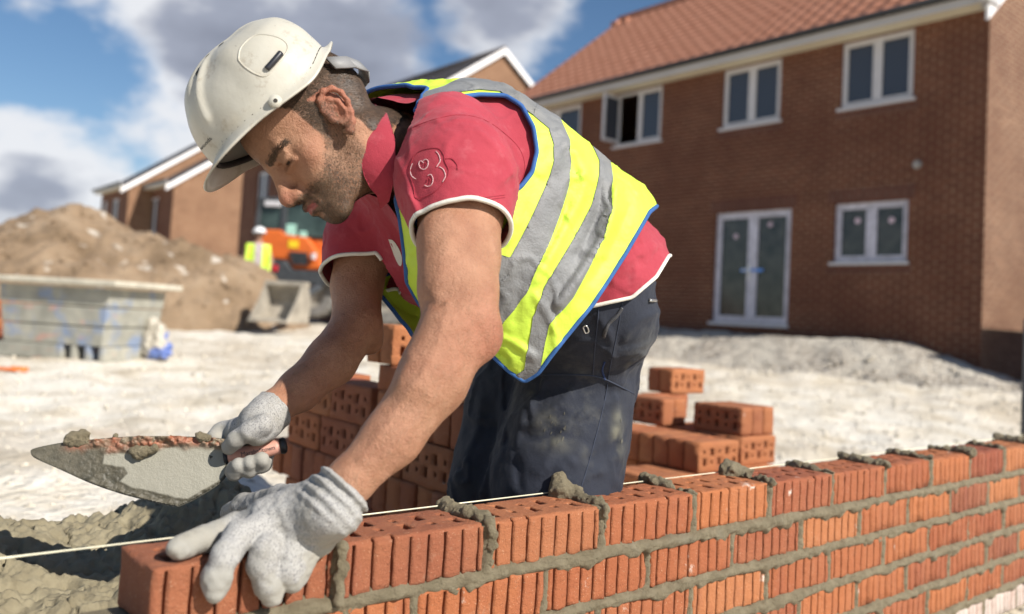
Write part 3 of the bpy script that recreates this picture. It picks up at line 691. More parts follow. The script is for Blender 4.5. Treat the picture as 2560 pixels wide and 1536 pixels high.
# ================================================================== bricks
t = NT('fired orange brick'); oi = t.n('ShaderNodeObjectInfo'); v = t.coord(); off = t.n('ShaderNodeVectorMath', operation='MULTIPLY_ADD')
t.l(oi.outputs['Random'], off.inputs[1]); off.inputs[0].default_value = (37, 91, 53); t.l(v, off.inputs[2]); v = off.outputs[0]
tone = t.ramp(oi.outputs['Random'], [(0., (.29, .080, .030)), (.3, (.38, .125, .042)), (.5, (.24, .060, .028)), (.75, (.41, .150, .054)), (1., (.20, .055, .030))])
big = t.noise(9, 5, .6, v); col = t.mix(t.ramp(big, [(.42, 0.), (.75, .4)]), tone, (.38, .15, .065))
col = t.mix(t.ramp(t.noise(16, 4, .6, v, stretch=(1, 1, .35)), [(.55, 0.), (.75, .4)]), col, (.24, .07, .04))
spk = t.noise(420, 2, .5, v); col = t.mix(t.ramp(spk, [(.66, 0.), (.70, .5)]), col, (.62, .38, .24)); col = t.mix(t.ramp(spk, [(.27, .45), (.32, 0.)]), col, (.12, .035, .02))
wh = t.noise(13, 6, .7, v); col = t.mix(t.ramp(wh, [(.66, 0.), (.72, .8)]), col, (.68, .6, .52))
du = t.noise(55, 5, .7, v); col = t.mix(t.ramp(du, [(.60, 0.), (.80, .4)]), col, (.42, .26, .17))
geo = t.n('ShaderNodeNewGeometry'); t.base(col, .88)
t.bump(t.math('ADD', t.noise(260, 5, .7, v), t.math('MULTIPLY', t.noise(60, 5, .7, v), 2.)), .0022); m_brick = t.m
t = NT('pale bloomed brick'); v = t.coord(); col = t.mix(t.ramp(t.noise(12, 6, .7), [(.35, .95), (.7, .35)]), (.32, .15, .1), (.55, .5, .45)); t.base(col, .9); t.bump(t.noise(120, 5, .7), .002); m_brick_pale = t.m
t = NT('wet mortar'); f = t.noise(38, 6, .6); col = t.ramp(f, [(.3, (.185, .150, .088)), (.55, (.255, .212, .132)), (.8, (.32, .27, .178))]); col = t.mix(t.ramp(t.noise(9, 3), [(.6, 0.), (.75, .4)]), col, (.27, .25, .19))
t.base(col, t.ramp(f, [(.3, .55), (.7, .85)])); t.bump(t.math('ADD', t.noise(330, 5, .8), t.math('MULTIPLY', t.noise(90, 6, .75), 2.)), .0045); m_mortar = t.m
BL, BW, BH = .215, .1025, .065
def brick_mesh(seed, grooves=True, wear=1., fine=.008):
    r = np.random.default_rng(seed); gd = .013
    cols = [BL * (k + .7) / 5.4 for k in range(5)]
    hole = []
    for k, cx in enumerate(cols):
        for row, cy in enumerate((.0355, .069)):
            bigh = (k + row) % 2 == 0; jx, jy = r.uniform(-.001, .001, 2)
            hx, hy = (.0068, .0125) if bigh else (.0055, .0055); hole.append((cx - hx + jx, cx + hx + jx, cy - hy + jy, cy + hy + jy))
    gx = [BL * (k + .5) / 8 + r.uniform(-.0012, .0012) for k in range(8)] if grooves else []
    gw = [r.uniform(.0019, .0027) for _ in gx]
    xs = {0, BL}; ys = {0, gd, BW - gd, BW}; zs = {0, .004, BH - .0035, BH}
    for h in hole: xs |= {h[0], h[1]}; ys |= {h[2], h[3]}
    for g, w_ in zip(gx, gw): xs |= {g - w_, g + w_}
    def fill(s):
        s = sorted(s); o = [s[0]]
        for a in s[1:]:
            if a - o[-1] < .0006: continue
            n = max(1, int(math.ceil((a - o[-1]) / fine))); b = o[-1]; o += [b + (a - b) * k / n for k in range(1, n + 1)]
        return np.array(o)
    xs, ys, zs = fill(xs), fill(ys), fill(zs); cx = (xs[1:] + xs[:-1]) / 2; cy = (ys[1:] + ys[:-1]) / 2; cz = (zs[1:] + zs[:-1]) / 2
    S = np.ones((len(cx), len(cy), len(cz)), bool)
    for h in hole: S[np.ix_((cx > h[0]) & (cx < h[1]), (cy > h[2]) & (cy < h[3]), cz > -1)] = False
    for g, w_ in zip(gx, gw):
        m = (cx > g - w_) & (cx < g + w_); top = cz < BH - .0035 if r.random() < .8 else cz > -1
        S[np.ix_(m, (cy < gd) | (cy > BW - gd), top)] = False
    P = np.pad(S, 1); idx = {}; V = []; F = []
    def vid(i, j, k):
        q = (i, j, k)
        if q not in idx: idx[q] = len(V); V.append((xs[i], ys[j], zs[k]))
        return idx[q]
    for ax, (d, quad) in enumerate((((1, 0, 0), ((0, 0, 0), (0, 1, 0), (0, 1, 1), (0, 0, 1))), ((0, 1, 0), ((0, 0, 0), (0, 0, 1), (1, 0, 1), (1, 0, 0))), ((0, 0, 1), ((0, 0, 0), (1, 0, 0), (1, 1, 0), (0, 1, 0))))):
        sh = [S.shape[a] + (1 if a == ax else 0) for a in range(3)]
        lo_ = P[tuple(slice((0 if a == ax else 1), (0 if a == ax else 1) + sh[a]) for a in range(3))]
        hi_ = P[tuple(slice(1, 1 + sh[a]) for a in range(3))]
        for i, j, k in np.argwhere(lo_ != hi_):
            f = [vid(i + a, j + b, k + c) for a, b, c in quad]
            F.append(f if lo_[i, j, k] else f[::-1])
    V = np.array(V); F = np.array(F); o = seed * 3.7
    V0 = V.copy()
    ex = np.stack([(V0[:, 0] < 1e-6) | (V0[:, 0] > BL - 1e-6), (V0[:, 1] < 1e-6) | (V0[:, 1] > BW - 1e-6), (V0[:, 2] < 1e-6) | (V0[:, 2] > BH - 1e-6)], 1)
    chip = np.maximum(0, .0016 + .0022 * fbm(V0 + o, .016, 3)) * wear; edge = ex.sum(1) >= 2
    c = np.array([BL / 2, BW / 2, BH / 2]); V = V - np.where((edge[:, None] & ex), np.sign(V0 - c) * chip[:, None], 0)
    V = V + np.stack([fbm(V0 + o + 5 * a, .02, 3) for a in range(3)], 1) * .0007 * wear * np.array([1, 1, 1])
    me = bpy.data.meshes.new('brick'); n = len(F)
    me.vertices.add(len(V)); me.vertices.foreach_set('co', V.astype(np.float32).ravel()); me.loops.add(4 * n); me.loops.foreach_set('vertex_index', F.astype(np.int32).ravel())
    me.polygons.add(n); me.polygons.foreach_set('loop_start', np.arange(0, 4 * n, 4, dtype=np.int32)); me.update(calc_edges=True); me.materials.append(m_brick); return me
BM = [brick_mesh(s, fine=.006) for s in range(5)]; BP = [brick_mesh(s + 20, True, 1.3, .02) for s in range(3)]
me_pale = [m.copy() for m in BP[:2]]
for m in me_pale: m.materials[0] = m_brick_pale
BS = [brick_mesh(s + 40, False, 1., .03) for s in range(3)]       # stacked bricks: plain sides

# ------------------------------------------------------------------ the wall being built
HT = EYE - .276
def on_z(u, v, z): d = W(u, v, 1.) - CAM; return CAM + d * ((z - EYE) / d[2])
WA = on_z(873, 1358, HT); WAZ = rad(90 - 49.6); WX = np.array([math.cos(WAZ), math.sin(WAZ), 0]); WY = np.array([-math.sin(WAZ), math.cos(WAZ), 0])
wall = empty('brick_wall', 'low ridged red brick wall being laid in the foreground, wet mortar squeezing from its joints', 'brick wall', (WA[0], WA[1], 0), WAZ)
JOINTS = []; JV = []
S0 = -.011; P_ = .2243
for k in range(6):
    zt = HT - .075 * k; z0 = zt - BH
    s = S0 if k % 2 == 0 else S0 + P_ / 2 - 2 * P_ * 2
    if k % 2 == 0 and k: s = S0 - P_ * 3
    if k % 2: s = S0 + P_ / 2 - P_ * 3
    while s < 3.3:
        x = s + .005 + rng.uniform(-.001, .001)
        near = x < 1.2 and k < 4
        if k == 5: me = me_pale[int(rng.integers(2))]
        else: me = (BM if near else BP)[int(rng.integers(5 if near else 3))]
        o = bpy.data.objects.new('brick', me); link(o, wall); o.location = (x, rng.uniform(-.0012, .0012), z0); 
        if rng.random() < .5: o.location = (x + BL, o.location[1] + BW, z0); o.rotation_euler = (0, 0, math.pi)
        JV.append((s, z0, zt)); s += P_
    if k: JOINTS.append(zt + .005)
# the end brick is only just set down: a thing of its own
o = bpy.data.objects.new('perforated_brick', BM[2]); link(o); p = WA + WX * -.2255 + WY * .001; o.location = (p[0], p[1], HT - BH + .0015); o.rotation_euler = (0, rad(.3), WAZ + rad(1.2))
tag(o, 'ridged orange brick at the wall end, being pressed down by the gloved hand', 'brick')
# mortar: one sheet relief over the face, bulging out at every joint
ns = 900; ss = np.concatenate([[-.60], -.60 + np.cumsum(np.geomspace(.0019, .0075, ns))]); ss = ss[ss < 3.2]; zz = np.arange(.02, HT + .0015, .0022)
Sg, Zg = np.meshgrid(ss, zz, indexing='ij'); P3 = np.stack([Sg, Zg, 0 * Sg], -1); Hh = np.full(Sg.shape, -.03)
nlow = fbm(P3 * [1, .35, 1], .035, 3); nf = fbm(P3, .012, 4, .6); nwide = fbm(P3 * [1, .2, 1] + 9, .11, 2)
for q, zj in enumerate(JOINTS):
    dz = Zg - zj; up = .0075 + .003 * fbm(P3 * [1, 0, 1] + q * 3, .02, 2); dn = .0085 + .011 * np.maximum(0, fbm(P3 * [1, 0, 1] + q * 7 + 2, .022, 2)) + .008 * np.maximum(0, nwide)
    wz = np.where(dz > 0, dz / up, -dz / dn); p = .0065 + .0035 * nwide + .003 * nlow + .0034 * nf + np.where(dz < 0, .0015, 0)
    h = np.where(wz < 1, p * np.sqrt(np.clip(1 - wz ** 2, 0, 1)) - .0012, np.maximum(-.03, -.0012 - (wz - 1) * .02)); Hh = np.maximum(Hh, h)
for (s, z0, z1) in JV:
    m = (np.abs(Sg - s) < .03) & (Zg > z0 - .004) & (Zg < z1 + .001)
    if not m.any(): continue
    r_ = rng.uniform(-1, 1); a = .0062 + .0018 * nf + .0015 * r_; ds = np.abs(Sg - s - .0015 * nlow) / a
    p = .0035 + .002 * r_ + .0018 * nlow + .0012 * nf + (.003 if z1 > HT - .01 and s < .3 else 0)
    h = np.where(ds < 1, p * np.sqrt(np.clip(1 - ds ** 2, 0, 1)) - .0012, np.maximum(-.03, -.0012 - (ds - 1) * .02)); Hh = np.where(m, np.maximum(Hh, h), Hh)
# a few trowel smears and drips low on the face
for k in range(22):
    s, z, a, b = rng.uniform(1.1, 3.0), JOINTS[int(rng.integers(1, 5))] - rng.uniform(.004, .014), rng.uniform(.008, .03), rng.uniform(.006, .018)
    q = ((Sg - s) / a) ** 2 + ((Zg - z) / b) ** 2 + .5 * nf; Hh = np.maximum(Hh, np.where(q < 1.6, (.010 + .004 * nf) * np.sqrt(np.clip(1.2 - q, 0, 2)) - .002, -.03))
n, m = Sg.shape; i, j = np.meshgrid(np.arange(n - 1), np.arange(m - 1), indexing='ij'); F = np.stack([i * m + j, (i + 1) * m + j, (i + 1) * m + j + 1, i * m + j + 1], -1).reshape(-1, 4)
hf = Hh.reshape(-1); F = F[(hf[F] > -.011).any(1)]; used = np.unique(F); mp = np.full(n * m, -1); mp[used] = np.arange(len(used))
V = np.stack([Sg, -np.maximum(Hh, -.014), Zg], -1).reshape(-1, 3)[used]
o = obj('mortar_joints', V, mp[F], m_mortar, wall, True)
b = MB()                                                        # mortar inside the joints and holes
for q, zj in enumerate(JOINTS): b.box((-.75 if q else -.60, .004, zj - .006), (3.3, BW - .003, zj + .006))
for (s, z0, z1) in JV: b.box((s - .0055, .0035, z0 + .0005), (s + .0055, BW - .004, z1 - .0015))
b.box((-.226, .006, HT - .0775), (-.01, BW - .004, HT - BH)); 
o = b.build('mortar_bed', m_mortar, wall)
def mortar_blob(name, chains, lo, hi, h, amp=.005, parent=None, k=.006, label=None, cat=None, mat=None):
    def f(p):
        d = None
        for pts, rs in chains:
            c = chain(p, pts, rs, .006) if len(pts) > 1 else np.linalg.norm(p - np.array(pts[0]), axis=1) - rs[0]
            d = c if d is None else smin(d, c, k)
        return d + amp * fbm(p, .014, 3, .6) + amp * .45 * vnoise(p / .0042)
    V, F = surface(f, lo, hi, h); V, F = components(V, F, 30); o = obj(name, V, F, mat or m_mortar, parent, True)
    if label: tag(o, label, cat)
    return o
T = HT
G = []                                                           # ridges and gobs on top of the new course
def ridge(s, y0, y1, r0, r1, dz=.002, sk=0.):
    pts = [(s + sk * (1 - i / 5) + rng.uniform(-.002, .002), y0 + (y1 - y0) * i / 5, T + dz + rng.uniform(-.001, .003)) for i in range(6)]; G.append((pts, [r0 + (r1 - r0) * i / 5 for i in range(6)]))
ridge(S0 + P_, -.004, .104, .0065, .0125, .002); G.append(([(S0 + P_ + .002, -.004, T), (S0 + P_ + .003, -.006, T - .03), (S0 + P_ + .001, -.003, T - .06)], [.0065, .005, .003]))
ridge(S0 + 2 * P_, -.002, .075, .0055, .0105, .001); G.append(([(S0 + 2 * P_ - .008, .085, T + .010), (S0 + 2 * P_ - .008, .092, T + .026)], [.019, .012])); G.append(([(S0 + 2 * P_ + .012, .075, T + .004), (S0 + 2 * P_ + .006, .055, T + .004)], [.012, .008]))
G.append(([(S0 + 2 * P_ + .001, -.003, T - .003), (S0 + 2 * P_ + .001, -.003, T - .03)], [.005, .003]))
ridge(S0 + 3 * P_, .05, .108, .006, .0125, .003); ridge(S0 + 3 * P_, -.001, .05, .003, .003, -.001)
G.append(([(S0 + 4 * P_ - .004, .088, T + .008), (S0 + 4 * P_ + .03, .07, T + .004)], [.020, .010])); ridge(S0 + 4 * P_, -.004, .06, .008, .004, .0)
for j, (r0, r1) in enumerate([(.003, .01), (.009, .013), (.005, .009), (.012, .006), (.004, .006), (.01, .016), (.006, .012), (.01, .01), (.004, .01)]): ridge(S0 + (5 + j) * P_, .0, .1, r0, r1, .002)
G.append(([(S0, -.0045, T - .004), (S0 - .001, -.006, T - .03), (S0 - .002, -.005, T - .062)], [.0065, .0062, .0055]))
mortar_blob('mortar_gobs', G, (-.06, -.04, T - .09), (3.1, .15, T + .07), .0026, .0038, wall)
wall_top = None
# builder's line
b = MB(); q0 = np.array([-.95, .104, T + .0035]); q1 = np.array([3.6, .104, T + .0035]); b.tube([q0, (q0 + q1) / 2 - [0, 0, .001], q1], .0010, 6)
o = b.build('string_line', simple('pale builder line', (.72, .68, .5), .7), None); o.location = (WA[0], WA[1], 0); o.rotation_euler = (0, 0, WAZ); tag(o, 'taut pale builder\'s string running along the back edge of the new wall', 'string line')

# ------------------------------------------------------------------ spot board with the mortar heap, lower left
bc = on_z(255, 1440, .30); bd = empty('mortar_board', 'dusty plywood board on bricks holding the mortar, lower left', 'board', (bc[0], bc[1], .244), rad(28))
MB().box((-.36, -.34, 0), (.36, .34, .018)).build('sheet', simple('dusty plywood', (.42, .36, .27), .9, 12, .25, .001), bd, bevel=.002)
for q, (x, y) in enumerate(((-.3, -.2), (.12, -.2), (-.3, .13), (.12, .13))):
    for lv in range(2):
        o = bpy.data.objects.new('perforated_brick', BS[q % 3]); link(o); M_ = Matrix.Translation((bc[0], bc[1], 0)) @ Matrix.Rotation(rad(28), 4, 'Z') @ Matrix.Translation((x, y, .034 + lv * .1035)) @ Matrix.Rotation(rad(90), 4, 'X') @ Matrix.Translation((0, 0, -.065))
        o.matrix_world = M_; tag(o, 'brick on edge in a pier under the mortar board', 'brick', 'bricks under the mortar board')
u_, v_ = np.meshgrid(np.linspace(-.345, .345, 230), np.linspace(-.325, .325, 200), indexing='ij'); P3 = np.stack([u_, v_, 0 * u_], -1)
rr = np.sqrt((u_ / .335) ** 2 + (v_ / .31) ** 2) + .13 * fbm(P3, .12, 3); body_ = np.clip(1.02 - rr, 0, 1)
hz = .075 * np.clip(body_ * 3.2, 0, 1) ** .6 + .10 * np.exp(-(((u_ - .18) / .15) ** 2 + ((v_ - .08) / .15) ** 2)) * np.clip(body_ * 4, 0, 1) + .05 * np.exp(-(((u_ + .16) / .1) ** 2 + ((v_ - .02) / .12) ** 2)) * np.clip(body_ * 4, 0, 1)
rdg = 1 - np.abs(fbm(P3 + 3, .07, 4)); hz = hz + np.clip(body_ * 6, 0, 1) * (.012 * fbm(P3, .05, 4, .6) + .018 * np.maximum(0, rdg - .72) + .004 * fbm(P3, .009, 3)) - .004
crk = np.abs(fbm(P3 * [1, 1.6, 1] + 11, .11, 3)); hz = hz - np.clip(body_ * 6, 0, 1) * .022 * np.clip(1 - crk / .05, 0, 1)
n, m = u_.shape; i, j = np.meshgrid(np.arange(n - 1), np.arange(m - 1), indexing='ij'); F = np.stack([i * m + j, (i + 1) * m + j, (i + 1) * m + j + 1, i * m + j + 1], -1).reshape(-1, 4)
V = np.stack([u_, v_, hz + .018], -1).reshape(-1, 3); F = F[(V[F][:, :, 2] > .0165).any(1)]
t = NT('fresh sandy mortar'); f = t.noise(30, 6, .6); t.base(t.ramp(f, [(.3, (.235, .198, .122)), (.7, (.33, .285, .185))]), .8); t.bump(t.noise(140, 6, .8), .004)
o = obj('mortar_heap', V, F, t.m, None, True); o.location = (bc[0], bc[1], .244); o.rotation_euler = (0, 0, rad(28)); tag(o, 'heap of fresh grey-green mortar on the plywood board, lower left', 'mortar')
# white sheet corner
u_, v_ = np.meshgrid(np.linspace(-.2, .10, 60), np.linspace(-.07, .07, 40), indexing='ij'); P3 = np.stack([u_, v_, 0 * u_], -1); hh = .05 * np.clip(1 - (v_ / .07) ** 2, 0, 1) + .012 * fbm(P3, .09, 3)
n, m = u_.shape; i, j = np.meshgrid(np.arange(n - 1), np.arange(m - 1), indexing='ij'); F = np.stack([i * m + j, (i + 1) * m + j, (i + 1) * m + j + 1, i * m + j + 1], -1).reshape(-1, 4)
ps = on_z(-30, 1335, .44); o = obj('plastic_sheet', np.stack([u_, v_, hh], -1).reshape(-1, 3), F, simple('white polythene', (.45, .46, .47), .35), None, True); so_ = o.modifiers.new('solid', 'SOLIDIFY'); so_.thickness = .002
o.location = (ps[0] - .13, ps[1] + .02, .40); o.rotation_euler = (0, 0, rad(20)); tag(o, 'fold of white polythene sheet at the left edge beside the mortar heap', 'plastic sheet')

# ------------------------------------------------------------------ loose stacks of perforated bricks
def put(o0, i, j, kx, kind, name, label, group, ang=0., jit=1.):
    'kind H: holes face the sun side (length along DR); kind S: length along DL, holes face the shade side'
    ex = DR; ey = DL; p = o0 + ex * i + ey * j + np.array([0, 0, kx]); R_ = np.array
    if kind == 'H': A = (ex, np.array([0, 0, 1.]), -ey)       # local x -> DR, local y -> up, local z (hole axis) -> towards the sun side
    else: A = (ey, np.array([0, 0, 1.]), ex)
    # column vectors of the rotation
    M_ = Matrix(((A[0][0], A[1][0], A[2][0], p[0]), (A[0][1], A[1][1], A[2][1], p[1]), (A[0][2], A[1][2], A[2][2], p[2]), (0, 0, 0, 1)))
    o = bpy.data.objects.new('perforated_brick', BS[int(rng.integers(3))]); link(o)
    a = rad(ang + jit * rng.uniform(-1.3, 1.3)); C_ = Matrix.Translation(Vector(p)); M_ = C_ @ Matrix.Rotation(a, 4, 'Z') @ C_.inverted() @ M_
    o.matrix_world = M_; tag(o, label, 'brick', group); return o
gR = 'loose bricks piled behind the right end of the worker'
zr3 = .272
def rel(u, v, z): return on_z(u, v, z)
e3 = rel(1746, 1186, zr3)                                      # near bottom-left corner of the big lit hole face, third row
# kind H brick occupies x 0..BL along DR, thickness from p towards -DL (sun side); place p at back plane
def rowH(o0, n, i0, j0, z, labels, ang=0.):
    for k in range(n): put(o0, i0, j0 + BH * (k + 1) + .002 * k, z, 'H', '', labels[min(k, len(labels) - 1)], gR, ang)
b3 = np.array([e3[0], e3[1], zr3])
rowH(b3, 8, 0, 0, 0, ['brick with a sunlit hole face at the right front of the third row', 'second brick back in the third row of the right pile', 'third brick back in the third row of the right pile', 'fourth brick back in the third row of the right pile', 'brick farther back in the third row of the right pile'])
c3 = rel(1852, 1168, zr3) - b3; rowH(b3, 6, c3 @ DR + .0, c3 @ DL + .0, 0, ['brick with a paler hole face at the right end of the third row', 'brick just behind the right-end brick of the third row', 'brick farther back at the right end of the third row'])
# second row
d2 = rel(1853, 1093, zr3 + BW); r2 = d2 - b3
for k in range(3): put(b3, r2 @ DR + (BH + .002) * k, r2 @ DL, BW, 'S', '', ['shaded brick in the second row showing holes to the left', 'brick right of the shaded one in the second row', 'right-hand end brick of the second row'][k], gR)
l2 = rel(1657, 1067, zr3 + BW) - b3
for k in range(2): put(b3, l2 @ DR + (BH + .002) * k, l2 @ DL, BW, 'S', '', ['brick in the second row half hidden by the trouser leg', 'plain-sided brick beside it in the second row, lit orange'][k], gR)
put(b3, l2 @ DR + .14, l2 @ DL + .24, BW, 'H', '', 'brick lying at the back of the second row', gR)
# top pair
t1 = rel(1680, 986, zr3 + 2 * BW) - b3
for k in range(2): put(b3, t1 @ DR, t1 @ DL + (BH + .003) * (k + 1), 2 * BW, 'H', '', ['topmost brick of the right pile, hole face in the sun', 'brick behind the topmost one, showing a dark side'][k], gR)
# lower rows
for rw, (z, kk) in enumerate(((-BW, 9), (-2 * BW, 9), (-3 * BW, 9))):
    for k in range(kk):
        for c in range(2):
            put(b3, .02 + c * .225 - .0 * rw, -.05 + (k + 1) * (BH + .002), z, 'H', '', 'brick in the lower rows of the right pile', gR)
for k in range(4): put(b3, -.22 + (BH + .002) * k, .0, -BW, 'S', '', 'brick on edge at the left foot of the right pile', gR)
for k in range(4): put(b3, -.22 + (BH + .002) * k, .0, -2 * BW, 'S', '', 'brick on edge at the left foot of the right pile', gR)
# left stack, in the worker's shade
gL = 'bricks of the stack behind the worker\'s arms'
L0 = W(1168, 1100, 1.92); L0 = np.array([L0[0], L0[1], .03])
names = ['bottom', 'second', 'third', 'fourth', 'fifth', 'top']
PIT = BW + .0012
def hole_row(rw, n, t0=.0, layers=3):
    for c in range(n):
        for d_ in range(layers): put(L0, d_ * (BH + .002), t0 + c * .2185, rw * PIT, 'S', '', ('brick with shaded holes, %s row of the left stack, %s from its near corner' % (names[rw], ['first', 'second', 'third', 'fourth'][c])) if d_ == 0 else ('brick farther in, %s row of the left stack' % names[rw]), gL)
def head_row(rw, n, t0=0.):
    for c in range(n): put(L0, rng.uniform(-.004, .004), t0 + (c + 1) * (BH + .0022), rw * PIT, 'H', '', 'brick showing its plain end in the %s row of the left stack' % names[rw], gL)
hole_row(1, 4, .03); head_row(2, 15, -.01); hole_row(3, 4, .05); head_row(4, 6); hole_row(4, 2, .43, 2); 
for k in range(2): put(L0, .02, .90 + k * (BH + .003), 4 * PIT, 'H', '', 'dark end brick at the far left of the fifth row', gL)
for k, tt_ in enumerate((.17, .40)):
    a_ = L0 + DR * (.0 + .215) + DL * tt_; o = bpy.data.objects.new('perforated_brick', BS[k]); link(o); o.location = (a_[0], a_[1], .03 + 5 * PIT); o.rotation_euler = (0, 0, math.atan2(DL[1], DL[0]) + rad(90 + 3 * k)) 
    o.location = tuple(L0 + DR * .215 + DL * tt_ + np.array([0, 0, 5 * PIT])); o.rotation_euler = (0, 0, math.atan2(-DR[1], -DR[0])); tag(o, ['brick lying flat on the left stack nearest the arm', 'brick lying flat under the topmost one'][k], 'brick', gL)
for k in range(2): put(L0, .0, .33 + (k + 1) * (BH + .003), 5 * PIT + BH + .001, 'H', '', ['topmost brick of the left stack, its holes in the sun', 'brick behind the topmost one of the left stack'][k], gL)
# bricks at the far left edge
gE = 'brick stack at the left edge beside the mortar tub'
E0 = W(-75, 905, 9.6); E0 = np.array([E0[0], E0[1], float(ground_z(E0[0], E0[1]))])
for rw in range(5):
    for c in range(3): put(E0, c * .218, BH, rw * .104, 'H', '', 'red brick in the small stack at the left edge', gE)
# ================================================================== the bricklayer
def nrm(v): v = np.asarray(v, float); return v / np.linalg.norm(v)
S1 = W(1125, 378, 1.22); S2 = W(945, 520, 1.50); LAT = nrm(S2 - S1); MID = (S1 + S2) / 2
def onmid(u, v):
    'point of the body\'s middle plane seen at a pixel'
    d = W(u, v, 1.) - CAM; return CAM + d * (((MID - CAM) @ LAT) / (d @ LAT))
def mirror(p):
    s = (p - MID) @ LAT; return p - 2 * np.maximum(s, 0)[:, None] * LAT
def reflect(p): return p - 2 * ((p - MID) @ LAT) * LAT
AX = [onmid(1080, 450), onmid(1195, 450), onmid(1300, 525), onmid(1400, 630), onmid(1468, 725)]
FB = nrm(np.cross(AX[3] - AX[1], LAT))
def torso(p, o=0.):
    q = mirror(p); d = None
    R1 = [.128, .155, .155, .145, .145]
    d = chain(q, AX, [r + o * 1.25 for r in R1], .05, (FB, 1.42))
    d = smin(d, cone(q, onmid(1030, 385), S1 + (MID - S1) * .12, .055 + o, .058 + o), .05)
    d = smin(d, ell(q, onmid(1130, 560) + (S1 - MID) * .45, np.array([.10, .10, .12]) + o), .05)
    d = smin(d, ell(q, onmid(1290, 690), np.array([.12, .12, .10]) + o), .06)
    return d
NA = [(1120, 378, 1.225, .070), (1150, 520, 1.16, .058), (1149, 640, 1.115, .0515), (1147, 730, 1.085, .0485), (1152, 810, 1.065, .0455), (1080, 950, 1.03, .0420), (980, 1092, 1.00, .0340), (872, 1206, .975, .0258), (835, 1245, .965, .022)]
FA = [(960, 470, 1.50, .064), (915, 600, 1.46, .052), (892, 715, 1.42, .0410), (892, 815, 1.37, .0385), (828, 903, 1.31, .0375), (748, 975, 1.26, .0300), (682, 1023, 1.22, .0235), (655, 1045, 1.205, .020)]
NAp = [W(*a[:3]) for a in NA]; NAr = [a[3] for a in NA]; FAp = [W(*a[:3]) for a in FA]; FAr = [a[3] for a in FA]
def arms(p):
    a = chain(p, NAp, NAr, .012); a = smin(a, np.linalg.norm(p - W(1206, 852, 1.068), axis=1) - .018, .03)
    a = smin(a, cone(p, W(1110, 830, 1.03), W(1040, 960, 1.0), .028, .022), .02)          # forearm muscle
    a = smin(a, cone(p, W(1105, 590, 1.09), W(1100, 720, 1.06), .030, .022), .02)          # biceps
    a = smax(a, -cone(p, W(1035, 905, .972), W(925, 1075, .955), .006, .004), .012)        # groove between the forearm muscles
    b = chain(p, FAp, FAr, .012); b = smin(b, np.linalg.norm(p - W(930, 860, 1.39), axis=1) - .014, .03)
    u, v = proj(p); near = np.linalg.norm(p - CAM, axis=1) < 1.16
    a = a - np.where(near, foldf_n(u, v, VEINS), 0)
    return np.minimum(a, b)
VEINS = [([(1120, 760), (1095, 850), (1060, 930), (1000, 1010), (945, 1090), (905, 1150)], .0016, 7), ([(1150, 905), (1090, 1000), (1010, 1090), (950, 1160)], .0012, 7), ([(1060, 930), (1075, 1010), (1040, 1060)], .0012, 6),
         ([(1170, 790), (1200, 830), (1215, 870)], -.0016, 10), ([(1130, 840), (1160, 830), (1190, 835)], -.0012, 7), ([(1060, 745), (1100, 765), (1140, 770)], -.0012, 7), ([(1010, 900), (960, 985), (900, 1060), (860, 1120)], -.0020, 9), ([(880, 1150), (905, 1175), (935, 1205)], -.0012, 6), ([(1120, 600), (1100, 680), (1090, 740)], .0020, 18)]
def foldf_n(u, v, curves):
    r = 0
    for pts, A, w_ in curves:
        c = bez(pts, 3); d = np.full(len(u), 1e9)
        for a, b_ in zip(c, c[1:]):
            e = b_ - a; t_ = np.clip(((u - a[0]) * e[0] + (v - a[1]) * e[1]) / (e @ e), 0, 1); d = np.minimum(d, np.hypot(u - a[0] - t_ * e[0], v - a[1] - t_ * e[1]))
        r = r + A * np.exp(-(d / w_) ** 2)
    return r
